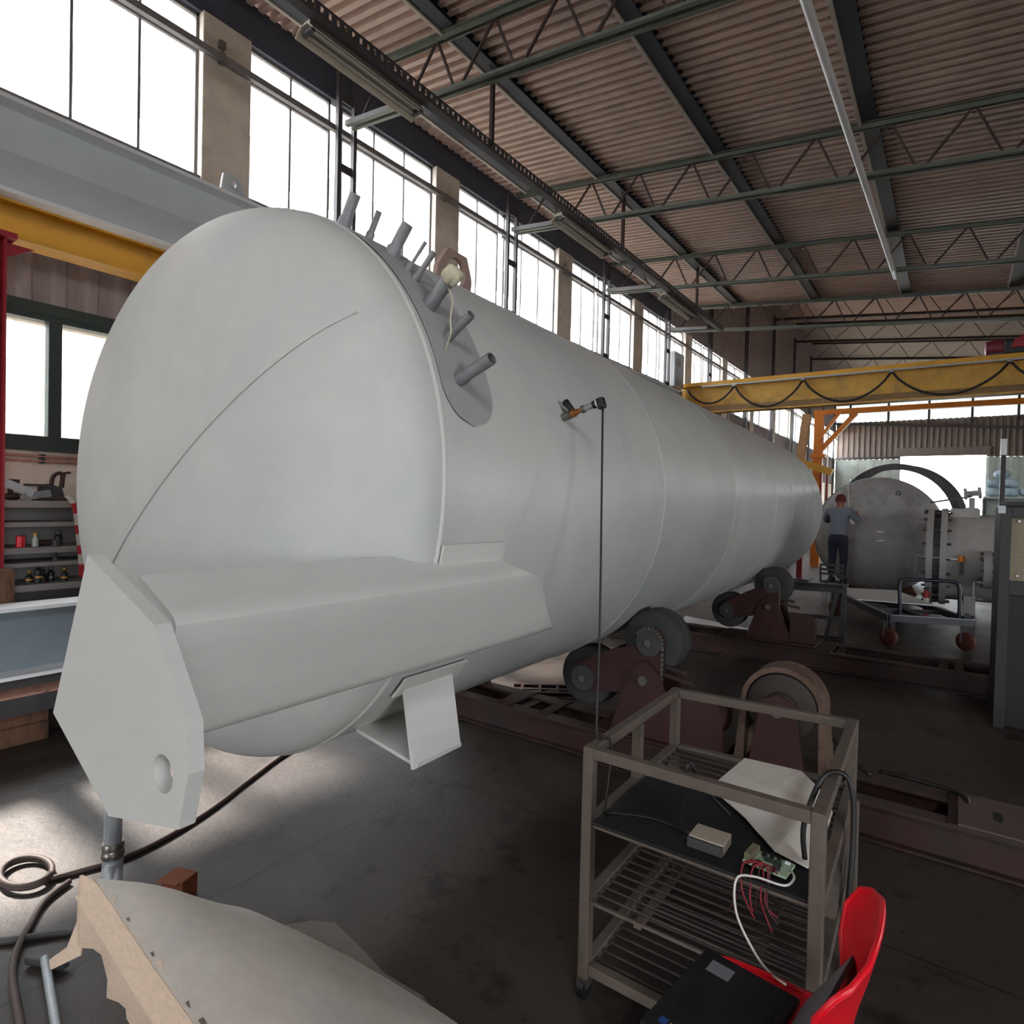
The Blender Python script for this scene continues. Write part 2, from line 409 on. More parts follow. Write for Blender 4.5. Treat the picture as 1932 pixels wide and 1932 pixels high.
# concrete columns
for i in range(-6, 12):
    y0 = 3.25+3.47*i
    if y0 < YR: continue
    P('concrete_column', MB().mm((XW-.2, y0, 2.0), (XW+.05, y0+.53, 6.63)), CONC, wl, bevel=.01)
    if i % 2 == 0: P('column_bracket', MB().box((XW+.08, y0+.18, 6.36), (.05, .06, .08)), STEEL, wl)
# windows: two bays between columns, split by the lattice posts
nw = 1
for i in range(-6, 12):
    c0 = 3.25+3.47*i+.53; p = 3.25+3.47*i+1.72; c1 = 3.25+3.47*(i+1)
    for (ya, yb, k) in ((c0, p-.08, 2), (p+.08, c1, 3)):
        if yb > YB-.3: continue
        if ya < -10.3:
            P('blind_panel', MB().mm((XW-.1, ya-.02, 4.9), (XW-.05, yb+.02, 6.63)), CLAD, wl); continue
        w_ = struct('window_%d' % nw, (XW-.05, (ya+yb)/2, 4.95)); nw += 1
        m = MB()
        for a, b in (((ya, 4.95), (ya+.03, 6.63)), ((yb-.03, 4.95), (yb, 6.63))): m.mm((XW-.09, a[0], a[1]), (XW-.04, b[0], b[1]))
        m.mm((XW-.09, ya, 4.95), (XW-.04, yb, 4.985)); m.mm((XW-.09, ya, 6.59), (XW-.04, yb, 6.63))
        m.mm((XW-.085, ya, 6.235), (XW-.045, yb, 6.275))
        P('window_frame', m, FRAMEW, w_)
        for j in range(1, k):
            yy = ya+(yb-ya)*j/k
            P('mullion', MB().mm((XW-.08, yy-.012, 4.96), (XW-.05, yy+.012, 6.62)), FRAMEW, w_)
        for j in range(k):
            a = ya+(yb-ya)*j/k+.01; b = ya+(yb-ya)*(j+1)/k-.01
            for z0, z1 in ((4.97, 6.24), (6.27, 6.61)):
                P('pane', MB().add([(XW-.065, a, z0), (XW-.065, b, z0), (XW-.065, b, z1), (XW-.065, a, z1)], [(0, 1, 2, 3)]), GLASS, w_)
# the low windows by the shelves and farther along behind the vessel
def low_window(n, ys):
    y0, y1 = ys[0]-.05, ys[-1]+.07
    lw = struct('window_%d' % n, (XW-.05, (y0+y1)/2, 2.1)); m = MB()
    for a, b in ((2.07, 2.16), (3.15, 3.27)): m.mm((XW-.1, y0, a), (XW+.02, y1, b))
    for yy in (ys[0], ys[-1]): m.mm((XW-.1, yy-.05, 2.1), (XW+.02, yy+.05, 3.25))
    P('window_frame', m, FRAMEG, lw)
    for yy in ys[1:-1]: P('mullion', MB().mm((XW-.1, yy-.015, 2.14), (XW+.015, yy+.085, 3.2)), FRAMEG, lw, bevel=.006)
    for k in range(len(ys)-1):
        P('pane', MB().add([(XW-.06, ys[k], 2.15), (XW-.06, ys[k+1], 2.15), (XW-.06, ys[k+1], 3.17), (XW-.06, ys[k], 3.17)], [(0, 1, 2, 3)]), GLASS, lw)
    P('window_sill', MB().mm((XW-.05, y0, 2.03), (XW+.06, y1, 2.075)), FRAMEG, lw)
low_window(nw, [-3.25, -2.3, -1.3, -.3, .7, 1.3, 1.99, 2.68]); nw += 1
low_window(nw, [4.0+.9*k for k in range(4)]); nw += 1

# the neighbouring building seen washed out through the low windows
t = thing('neighbour_building', 'pale building outside the low windows, washed out by daylight', 'building', (-13, 5, 0))
FACADE = M('neighbour_facade', (150, 146, 138), .9, var=.06, scale=1.5)
P('wall', MB().mm((-14, -14, 0), (-13, 26, 6.6)), FACADE, t)
for k in range(10): P('window', MB().mm((-13.02, -11+3.6*k, 2.2), (-12.97, -9.4+3.6*k, 3.9)), DARKST, t)
P('ledge', MB().mm((-13.1, -14, 4.6), (-12.9, 26, 4.8)), FACADE, t)

t = thing('sun_blocker', 'white box on posts added outside the high windows to block the sun', 'sun blocker', (-9.2, 15, 0))  # added outdoors only to keep direct sun off the high windows
P('blocker_box', MB().mm((-10, -19, 7.25), (-9, 47, 9.1)), M('blocker_white', (246, 246, 246), .9, var=.02), t)
for k in range(8): P('blocker_post', MB().bar((-9.5, -18+9*k, 0), (-9.5, -18+9*k, 7.25), .25), FACADE, t)

# ceiling: sheets between beams, ridges run across
ce = struct('ceiling', (0, 0, 6))
xb = [-6.5, -4.57, -2.77, -.98, .82, 2.6, 4.4, 6.2, 8, 10, 12, XR+.1]
yb = [-20, -16.3, -12.75, -9.2, -5.65, -2.1, 1.45, 5.0, 8.55, 12.1, YJ]
SKYLIGHTS = {(2.6, -5.65)}
for i in range(len(xb)-1):
    for j in range(len(yb)-1):
        x0, x1 = xb[i], xb[i+1]; m = MB()
        if (x0, yb[j]) in SKYLIGHTS:
            P('skylight_pane', MB().add([(x0, yb[j], zr(x0)+.12), (x1, yb[j], zr(x1)+.12), (x1, yb[j+1], zr(x1)+.12), (x0, yb[j+1], zr(x0)+.12)], [(0, 1, 2, 3)]), GLASS, ce); continue
        corr(m, (x0, yb[j], zr(x0)+.10), (0, 1, 0), (x1-x0, 0, zr(x1)-zr(x0)), yb[j+1]-yb[j], .14, .075, (0, 0, 1), deck=True)
        P('roof_sheet', m, ROOFM, ce)
xh = [-6.5, -3, 0, 3.5, 7, 10.5, XR+.1]; yh = [YJ, 20, 24, 28, 32, 36, 40, YB+.2]
for i in range(len(xh)-1):
    for j in range(len(yh)-1):
        x0, x1 = xh[i], xh[i+1]; m = MB()
        corr(m, (x0, yh[j], zh(x0)+.1), (0, 1, 0), (x1-x0, 0, zh(x1)-zh(x0)), yh[j+1]-yh[j], .2, .05, (0, 0, 1))
        P('roof_sheet', m, ROOFM if j < 4 else ROOFL, ce)
P('wall_step', MB().add([(XW, YJ, zr(XW)), (XR, YJ, zr(XR)), (XR, YJ, zh(XR)+.2), (XW, YJ, zh(XW)+.2), (XW, YJ+.04, zr(XW)), (XR, YJ+.04, zr(XR)), (XR, YJ+.04, zh(XR)+.2), (XW, YJ+.04, zh(XW)+.2)], [(0, 1, 2, 3), (7, 6, 5, 4), (0, 4, 5, 1), (1, 5, 6, 2), (2, 6, 7, 3), (3, 7, 4, 0)]), CLAD, kind='structure').name = 'wall_step'
bpy.data.objects['wall_step'].name = 'wall_upper'
# right and rear wall
wrt = struct('wall_right', (XR, 0, 0))
for ya, yb_, za in ((YR, -5.7, 0), (-1.5, 20, 0), (23, YB, 0), (-5.7, -1.5, 4.2), (20, 23, 4.5)):
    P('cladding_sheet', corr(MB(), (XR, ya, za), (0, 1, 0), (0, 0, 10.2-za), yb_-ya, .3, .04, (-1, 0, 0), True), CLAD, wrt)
wr = struct('wall_rear', (0, YR, 0))
for a, b in (((XW, YR-.1, 0), (-2.3, YR, 7)), ((1.3, YR-.1, 0), (XR, YR, 7)), ((-2.3, YR-.1, 5.2), (1.3, YR, 7))): P('wall_panel', MB().mm(a, b), CLAD, wr)
# back wall with the open door
wb = struct('wall_back', (0, YB, 0))
def cpan(name, x0, x1, z0, z1, mt, per=.28, amp=.05):
    n = max(1, round((x1-x0)/2.0))
    for k in range(n):
        a = x0+(x1-x0)*k/n; b = x0+(x1-x0)*(k+1)/n
        P(name, corr(MB(), (a, YB, z0), (1, 0, 0), (0, 0, z1-z0), b-a, per, amp, (0, -1, 0), True), mt, wb)
cpan('pale_sheet', XW, -2.78, 0, 4.9, PALEP, 1.2, .02)
cpan('pale_sheet', 1.42, XR, 0, 4.95, PALEP, 1.2, .02)
cpan('brown_sheet', XW, -2.78, 4.9, 7.3, BROWNC)
cpan('brown_sheet', -2.78, 1.42, 5.08, 7.3, BROWNC)
cpan('brown_sheet', 1.42, XR, 4.95, 7.3, BROWNC)
cpan('light_sheet', XW, XR, 7.3, 10.35, FIBRE)
P('wall_rail', MB().bar((XW, YB-.1, 7.25), (XR, YB-.1, 5.75), .12, .14), DARKST, wb)
P('wall_rail', MB().bar((XW, YB-.1, 5.0), (-2.8, YB-.1, 5.0), .1, .1), DARKST, wb)
P('door_head', MB().mm((-2.95, YB-.15, 5.05), (1.6, YB-.02, 5.55)), BROWNC, wb)
for k in range(6): P('gable_post', MB().bar((-5.6+2.1*k, YB-.12, 7.0), (-5.6+2.1*k, YB-.12, 10.2), .12), DARKST, wb)

# ------------------------------------------------------------------ roof steel
place = ['along the window wall', 'over the tank, first beam in from the windows', 'second beam in from the windows', 'third beam in from the windows', 'fourth beam in from the windows', 'fifth beam in from the windows', 'sixth beam in from the windows']
for x, lb in zip([-5.9, -4.57, -2.77, -.98, .82, 2.6, 4.4], place):
    t = thing('roof_beam', 'long dark steel roof beam under the ribbed sheets, '+lb, 'beam', (x, 4, zr(x)))
    m = MB(); ibeam(m, (x+.02, YR, zr(x)+.055), (x+.02, YJ, zr(x)+.055), .10, .17); P('beam_profile', m, BEAM, t)
    P('lit_edge_strip', MB().mm((x-.105, YR, zr(x)-.012), (x-.07, YJ, zr(x)+.008)), M('beam_edge_lit', (190, 182, 172), .6), t)  # window light on the flange edge is put into its pale colour
def truss(y, zf, dep, x0, x1, label, mats, step=.45, cs=.055):
    t = thing('roof_truss', label, 'truss', (x0, y, zf(x0)-dep))
    mu, mr = mats
    for nm, dz in (('upper_chord', -cs/2), ('lower_chord', -dep)):
        m = MB()
        for s in (-1, 1):
            m.bar((x0, y+s*.03, zf(x0)+dz), (x1, y+s*.03, zf(x1)+dz), .012, cs)
            m.bar((x0, y+s*.05, zf(x0)+dz+(cs/2 if nm == 'lower_chord' else -cs/2)*-1), (x1, y+s*.05, zf(x1)+dz+(cs/2 if nm == 'lower_chord' else -cs/2)*-1), .045, .010)
        P(nm, m, mu, t)
    x = x0+.2; k = 0
    while x+step < x1:
        a, b = (x, zf(x)-cs), (x+step*(.8 if k % 2 == 0 else .55), 0)
        xe = b[0]
        if k % 2 == 0: p, q = (x, y, zf(x)-dep+.02), (xe, y, zf(xe)-cs)
        else: p, q = (x+.04, y, zf(x)-cs), (xe, y, zf(xe)-dep+.02)
        P('web_rod', MB().bar(p, q, .025), mr, t)
        x = xe+(.10 if k % 2 else .0); k += 1
    return t
for i, y in enumerate([1.45, 5.0, 8.55, 12.1, 15.65]):
    truss(y, zr, .615, -6.2, 13.9, 'green lattice roof truss, %s across the hall from the camera' % ORD[i], (GREENST, RODM), .52)
for i, y in enumerate([18.9, 22.8, 26.8, 30.9, 34.9, 38.8, 42.6]):
    truss(y, zh, .85, -6.2, 13.9, 'slim brown lattice truss in the tall far hall, %s beyond the low roof' % ORD[i].replace('nearest', 'first'), (RODM, RODM), .95, .09)
# lattice posts on the window wall
for i in range(12):
    y = 4.97+3.5*i if i < 4 else 18.9+4.0*(i-4)
    if y > YB-1: break
    tall = y > YJ; zt = 9.6 if tall else 6.9
    t = thing('lattice_post', 'dark steel lattice post between the high windows, %s from the camera' % ORD[i], 'post', (XW+.2, y, 0))
    for s in (-1, 1): P('post_channel', MB().bar((XW+.17, y+s*.12, 0), (XW+.17, y+s*.12, zt), .06, .05, (0, 1, 0)), DARKST, t)
    z = .6
    while z < zt-.2: P('batten_plate', MB().mm((XW+.15, y-.1, z), (XW+.17, y+.1, z+.1)), DARKST, t); z += .85
    P('knee_strut', MB().bar((XW+.17, y, (zh(XW)-.9 if tall else zr(XW)-.62)), (XW+1.2, y, (zh(XW+1.2)-.85 if tall else zr(XW+1.2)-.6)), .06), FRAMEW, t)
# conduit across the windows
t = thing('wall_conduit', 'grey conduit rail running across all the high windows', 'pipe', (XW+.12, 0, 6.19))
P('rail', MB().mm((XW+.06, YR+.2, 6.185), (XW+.12, YB-.2, 6.255)), FRAMEW, t)
for k in range(-2, 11): P('pipe_clip', MB().mm((XW+.04, 3.4+3.47*k, 6.17), (XW+.125, 3.45+3.47*k, 6.27)), STEEL, t)
# cable tray with strip lamps
TX = -4.57
t = thing('cable_tray', 'dark perforated cable tray hanging in line above the tank', 'tray', (TX, 7, 5.8))
m = MB(); m.mm((TX-.05, .2, 5.80), (TX+.05, 14.6, 5.812))
for z in (5.812, 5.895): m.mm((TX-.05, .2, z), (TX-.042, 14.6, z+.022)); m.mm((TX+.042, .2, z), (TX+.05, 14.6, z+.022))
yy = .2
while yy < 14.6: m.mm((TX+.042, yy, 5.83), (TX+.05, yy+.05, 5.9)); m.mm((TX-.05, yy, 5.83), (TX-.042, yy+.05, 5.9)); yy += .085
P('tray_channel', m, DARKST, t)
for yy in (2.2, 5.76, 9.3, 12.9): P('hanger', MB().bar((TX, yy, 5.9), (TX, yy, zr(TX)+.05), .045), RUST, t)
LAMP = M('lamp_housing', (186, 182, 168), .5, var=.06, scale=8)
TUBE = M('fluorescent_tube_off', (214, 214, 210), .3, var=.02)
def lamp(y0, y1, lb):
    t = thing('strip_lamp', lb, 'lamp', (-4.76, (y0+y1)/2, 5.74))
    x = -4.74; prof = [(-.13, 0), (-.05, .075), (.05, .075), (.13, 0), (.12, 0), (.045, .065), (-.045, .065), (-.12, 0)]
    P('reflector', MB().prism(prof, ((x, y0, 5.75), (1, 0, 0), (0, 0, 1)), (0, 1, 0), y1-y0), LAMP, t)
    P('housing', MB().mm((x-.045, y0+.03, 5.822), (x+.045, y1-.03, 5.87)), LAMP, t)
    for s in (-.05, .05): P('tube', MB().tube([(x+s, y0+.06, 5.79), (x+s, y1-.06, 5.79)], .014), TUBE, t)
    for q in (y0+.05, y1-.05):
        P('lamp_holder', MB().mm((x-.07, q-.02, 5.77), (x+.07, q+.02, 5.815)), DARKST, t)
        P('bracket', MB().mm((x-.02, q-.02, 5.86), (TX-.05, q+.02, 5.88)), STEEL, t)
lamp(3.3, 4.75, 'unlit strip lamp with white reflector on the tray, nearest of the three')
lamp(7.55, 9.15, 'unlit strip lamp with white reflector on the tray, middle of the three')
lamp(11.5, 13.2, 'unlit strip lamp with white reflector on the tray, farthest of the three')
tag(P('water_pipe', MB().tube(spline([(-1.1, 2.4, 5.62), (-1.069, 5.28, 5.7), (-1.026, 7.74, 5.7), (-.935, 12.4, 5.7)], 6), .04, 10), WHITE, smooth=True), 'long white pipe hung under the roof trusses, upper right', 'pipe')
t = thing('hall_lamp', 'small white strip lamp under the far roof trusses', 'lamp', (-.6, 18.6, 8.4))
P('housing', MB().box((-1.1, 18.7, 8.72), (.55, .16, .08)), LAMP, t); P('tube', MB().tube([(-1.35, 18.7, 8.66), (-.85, 18.7, 8.66)], .02), TUBE, t)
P('rod', MB().bar((-1.1, 18.7, 8.7), (-1.1, 18.9, zh(-1.1)-.8), .02), DARKST, t)

# ------------------------------------------------------------------ the vessel
KS = .82
AX = V((math.sin(-.034)*math.cos(-.009), math.cos(-.034)*math.cos(-.009), math.sin(-.009)))
O0 = V((-2.918, 1.723, 1.755)); E1 = AX.cross(V((0, 0, 1))).normalized(); E2 = E1.cross(AX)
RR = 1.33
def sE(s, a, b): return EYE+KS*(O0-EYE+AX*s+E1*a+E2*b)
def tk(s, deg, r=RR): return sE(s, r*math.cos(R_(deg)), r*math.sin(R_(deg)))
def rad(deg): return E1*math.cos(R_(deg))+E2*math.sin(R_(deg))
tank = thing('pressure_vessel', 'huge white-primed horizontal pressure vessel lying on rollers through the hall', 'vessel', tk(4, -90, RR))
LEN = 10.65
NA = 128
def ring(s, r): return [tk(s, 360*k/NA, r) for k in range(NA)]
WS = (2.4, 4.4, 6.4, 7.6, 8.8, 9.8)
pk_ = lambda q: .006*sum(math.exp(-((q-w_)/.13)**2) for w_ in WS)
m = MB().rings([ring(q, RR+pk_(q)) for q in [LEN*k/160 for k in range(161)]], caps=False); P('shell', m, PAINT, tank, smooth=True)
def headprof(h, n=26):
    out = []
    for i in range(n+1):
        t = math.pi/2*i/n
        out.append((h*math.sin(t)**.95 if i else 0, RR*max(math.cos(t), 0.0)**.92))
    return out
HD = .5
m = MB(); hp = headprof(HD)
m.rings([ring(-a, max(r, .002)) for a, r in hp], caps=False); P('near_head', m, M('vessel_head_primer', (200, 201, 197), .55, var=.04, scale=1.6, rgb2=(182, 187, 187), mixp=(.4, .7), scale2=1.1), tank, smooth=True)
m = MB(); m.rings([ring(LEN+a, max(r, .002)) for a, r in hp], caps=False); P('far_head', m, PAINT, tank, smooth=True)
def weld(s, wd=.012, h=.004): return MB().rings([ring(s-wd, RR-.002), ring(s-wd*.4, RR+h), ring(s+wd*.4, RR+h), ring(s+wd, RR-.002)], caps=False)
P('weld_bead', weld(0, .016, .006), PAINT2, tank, smooth=True)
for s in WS: P('weld_bead', weld(s, .012, .009), PAINT, tank, smooth=True)
# weld seam across the head: chord plane across the dish
def onhead(a, b):
    rho = min(math.hypot(a, b)/RR, 1); t = math.acos(min(1, rho**(1/.92))); return sE(-HD*math.sin(t)**.95-.004, a, b)
seam = []
for k in range(40):
    q = -.42+1.34*k/39
    u = V((math.cos(R_(38.5)), math.sin(R_(38.5)))); v = V((-u.y, u.x)); p = u*(q*RR)+v*(-.108*RR)
    if p.length < RR*.985: seam.append(onhead(p.x, p.y))
P('seam_bead', MB().tube(seam, .0042, 6), PAINT2, tank, smooth=True)
# dark nozzle pad strip
NAp, NSp = 150, 8; rows = []
for i in range(NAp+1):
    a = 11+(140-11)*i/NAp; row = []
    e = min(1, (a-11)/7.0); hw = .165*math.sqrt(max(0, 1-(1-e)**2))
    for j in range(NSp+1): row.append(tk(.195-hw+2*hw*j/NSp, a, RR+.005))
    rows.append(row)
P('nozzle_pad', MB().sheet(rows, .003), PADGREY, tank, smooth=True)
NZ = [(.05, 60.8, .150, .025, 1.25), (.197, 60.6, .135, .014, 1.5), (.171, 51.3, .155, .026, 1.35), (.175, 45.7, .15, .008, 2.2), (.164, 42.4, .15, .013, 1.5), (.137, 34.7, .19, .029, 1.15), (.16, 27.7, .165, .020, 1.15), (.145, 19.1, .20, .026, 1.2)]
for s, a, L, r, cb in NZ:
    d = rad(a)+AX*(-.12 if a < 40 else 0); d.normalize(); b = tk(s, a, RR); r *= KS; L *= KS
    P('nozzle', MB().disc(b-d*.03, d, [(0, r*cb), (.03+L*.22, r*cb), (.03+L*.32, r), (.03+L, r), (.03+L, r*.84), (L*.3, r*.82)], 20), NOZ, tank, autos=40)
# lifting trunnion plate on top and a small lug behind
def lugplate(name, s, a, wd, ht, th, hr, hc, mt):
    n = rad(a); t = AX; d = t.cross(n)
    poly = [(-wd, -.05), (wd, -.05), (wd, ht*.55), (wd*.55, ht), (-wd*.55, ht), (-wd, ht*.55)]
    hole = [(hr*math.cos(2*math.pi*k/20), hc+hr*math.sin(2*math.pi*k/20)) for k in range(20)]
    return P(name, MB().prism(poly, (tk(s, a)-d*th/2, t, n), d, th, hole), mt, tank)
lugplate('lifting_lug', 1.42, 84, .15, .255, .03, .085, .14, M('lug_dull_primer', (150, 126, 116), .6))
# pads above the leg, leg channel with foot plate
rows = [[tk(.0+.42*j/4, -14.2+4.4*i/4, RR+.012) for j in range(5)] for i in range(5)]
P('leg_pad', MB().sheet(rows, .010), PAINT2, tank)
leg_top = (1.414, -.363); leg_bot = (1.283, -.70)
def arc(p, q, r, n=5): return [p+(q-p)*k/n for k in range(n+1)]
prof = [(1.235, -.272), (1.30, -.303), (1.375, -.340), (1.405, -.356), (1.416, -.374), (1.413, -.395), (1.385, -.47), (1.34, -.585), (1.305, -.672), (1.292, -.694), (1.270, -.706), (1.21, -.70), (1.09, -.674)]
ends = [.36, .40, .44, .47, .52, .58, .67, .79, .90, .94, .95, .93, .80]
rows = [[sE(s0, a, b) for s0 in [-1.06+(e+1.06)*j/6 for j in range(7)]] for (a, b), e in zip(prof, ends)]
leg = P('support_leg', MB().sheet(rows, .012), PAINT2, tank, smooth=False, autos=35)
sp = -1.16
foot = [(1.197, -.219), (1.52, -.345), (1.653, -.523), (1.663, -.624), (1.633, -.742), (1.335, -.806), (1.021, -.636)]
hl = [(1.567+.040*math.cos(2*math.pi*k/24), -.647+.040*math.sin(2*math.pi*k/24)) for k in range(24)]
P('foot_plate', MB().prism(foot, (sE(sp, 0, 0), E1*KS, E2*KS), AX, .028, hl), PAINT2, leg)
# V shaped bracket underneath
br = P('support_bracket', MB(), PAINT2, tank) if False else None
A_, V_, B_ = (.72, -1.13), (1.10, -1.20), (1.03, -.84)
m = MB()
def vplate(p, q, th):
    d = (V(q)-V(p)).normalized(); n = V((-d.y, d.x))*th
    return [p, q, (q[0]+n.x, q[1]+n.y), (p[0]+n.x, p[1]+n.y)]
b1 = P('bracket_plate', MB().prism(vplate(A_, V_, .016), (sE(.14, 0, 0), E1*KS, E2*KS), AX, .30*KS), PAINT2, tank)
b2 = P('bracket_plate', MB().prism(vplate(V_, B_, .016), (sE(.12, 0, 0), E1*KS, E2*KS), AX, .32*KS), PAINT2, tank)
P('bracket_pad', MB().sheet([[tk(.08+.42*j/3, -42+5*i/3, RR+.012) for j in range(4)] for i in range(4)], .01), PAINT2, tank)
# rag on one nozzle with loose thread
s, a, L, r, cb = NZ[5]
d = (rad(a)-AX*.12).normalized(); tip = tk(s, a)+d*(L*KS)
m = MB(); x = d.cross(V((0, 0, 1))).normalized(); y = d.cross(x); rg = []
for t, q in ((-.035, .026), (-.028, .030), (-.012, .032), (.006, .030), (.016, .022), (.019, .009)):
    rg.append([tip+d*t+(x*math.cos(u)+y*math.sin(u))*q*(1+.12*math.sin(5*u+40*t)+.08*math.sin(9*u)) for u in [2*math.pi*k/28 for k in range(28)]])
t = thing('rag_plug', 'beige rag stuffed over a grey nozzle with a thread hanging down', 'rag', tip)
P('rag', m.rings(rg), CLOTHM, t, smooth=True)
P('thread', MB().tube(spline([tip-d*.03-V((0, 0, .03)), tip+V((.005, -.01, -.09)), tip+V((-.012, .0, -.15)), tip+V((.0, -.01, -.20)), tip+V((-.03, 0, -.25)), tip+V((-.02, -.01, -.30))], 6), .0025, 5), CLOTHM, t)
# pressure sensor screwed into the shell and its cable
s, a = 1.014, 17.5; n = rad(a); b = tk(s, a)
sens = thing('pressure_sensor', 'brass ball valve and grey pressure sensor screwed into the vessel side', 'sensor', b)
up = V((0, 0, 1)); up = (up-n*up.dot(n)).normalized()
def seg(name, l0, l1, r0, mt, r1=None): P(name, MB().disc(b+n*l0, n, [(0, r0), (l1-l0, r1 or r0)], 16), mt, sens, autos=40)
seg('socket', -.02, .038, .018, STEEL); seg('valve_body', .038, .075, .013, BRASS); seg('valve_nut', .048, .062, .018, BRASS)
seg('neck', .075, .095, .010, BRASS); seg('collar', .095, .108, .017, STEEL); seg('sensor_body', .108, .150, .013, GALV); seg('plug_base', .15, .166, .017, BLACK)
hd = (up-n*.5).normalized()
P('valve_handle', MB().disc(b+n*.055+up*.01, hd, [(0, .010), (.02, .012), (.055, .017), (.06, .015)], 10), BLACK, sens, autos=40)
P('gasket', MB().disc(b+n*.166, n, [(0, .018), (.005, .018)], 16), WHITE, sens)
m3 = Matrix((n.cross(up), up, n)).transposed()
P('plug', MB().box(b+n*.186-up*.006, (.032, .046, .032), m3), BLACK, sens, bevel=.005)
pc = b+n*.188-up*.03
tag(P('sensor_cable', MB().tube(spline([pc, pc-V((0, 0, .06)), pc.lerp(V((-1.0, 1.95, .91)), .33)-V((0, 0, .03)), pc.lerp(V((-1.0, 1.95, .91)), .66)-V((0, 0, .04)), V((-1.01, 1.955, .893)), V((-.975, 1.935, .884)), V((-.955, 1.96, .86)), V((-.945, 1.93, .75)), V((-.945, 1.91, .64)), V((-.93, 1.95, .622)), V((-.80, 2.0, .622)), V((-.62, 1.98, .622))], 8), .0045, 7), CABLE, smooth=True), 'thin black cable hanging from the sensor down to the rack', 'cable')

# ------------------------------------------------------------------ rollers and tracks
def track(name, y0, dy, x0, x1, label, zt=.2, plates=()):
    t = thing(name, label, 'track', ((x0+x1)/2, y0+dy/2, 0))
    for yy in (y0, y0+dy):
        m = MB(); s = 1 if yy == y0 else -1
        m.mm((x0, yy-.05, zt-.014), (x1, yy+.05, zt)); m.mm((x0, yy-.05, .01), (x1, yy+.05, .024)); m.mm((x0, yy-.006, .024), (x1, yy+.006, zt-.014))
        P('rail', m, RUST, t)
        x = x0+.1
        m = MB()
        while x < x1: m.disc((x, yy-.03*s, zt+.0015), (0, 0, 1), [(0, .012), (.002, .012)], 8); x += .22
        o = P('bolt_holes', m, BLACK, t, kind='stuff')
    P('dusty_top', MB().mm((x0, y0-.05, zt), (x1, y0+.05, zt+.003)).mm((x0, y0+dy-.05, zt), (x1, y0+dy+.05, zt+.003)), M('dusty_rail_top', (70, 58, 52), .8, var=.2), t)
    for xa, xb_ in plates:
        P('cross_plate', MB().mm((xa, y0-.05, zt), (xb_, y0+dy+.05, zt+.012)), RUST, t)
    x = x0+.06
    while x < x1: P('cross_tie', MB().mm((x-.04, y0, .06), (x+.04, y0+dy, zt-.014)), RUST, t); x += .9
    m = MB()
    for x in (x0+.2, (x0+x1)/2, x1-.3): m.mm((x-.12, y0-.08, 0), (x+.12, y0+dy+.08, .012))
    P('floor_shim', m, RUST, t)
    return t
track('roller_track', 3.66, .31, -4.4, .9, 'rusty roller track of two bolted rails in front, under the near end of the vessel', .2, [(-2.72, -2.6), (-2.35, -2.28), (.02, .42)])
P('slot_plate', MB().mm((.06, 3.61, .2125), (.46, 4.02, .222)), M('dusty_plate', (88, 74, 66), .8, var=.15), bpy.data.objects['roller_track']); P('slot', MB().mm((.20, 3.75, .222), (.235, 3.86, .2225)), BLACK, bpy.data.objects['roller_track'])
track('roller_track', 7.15, .5, -4.6, .6, 'dark roller track farther back, under the far end of the vessel', .2, [(-2.2, -1.0), (.05, .12)])
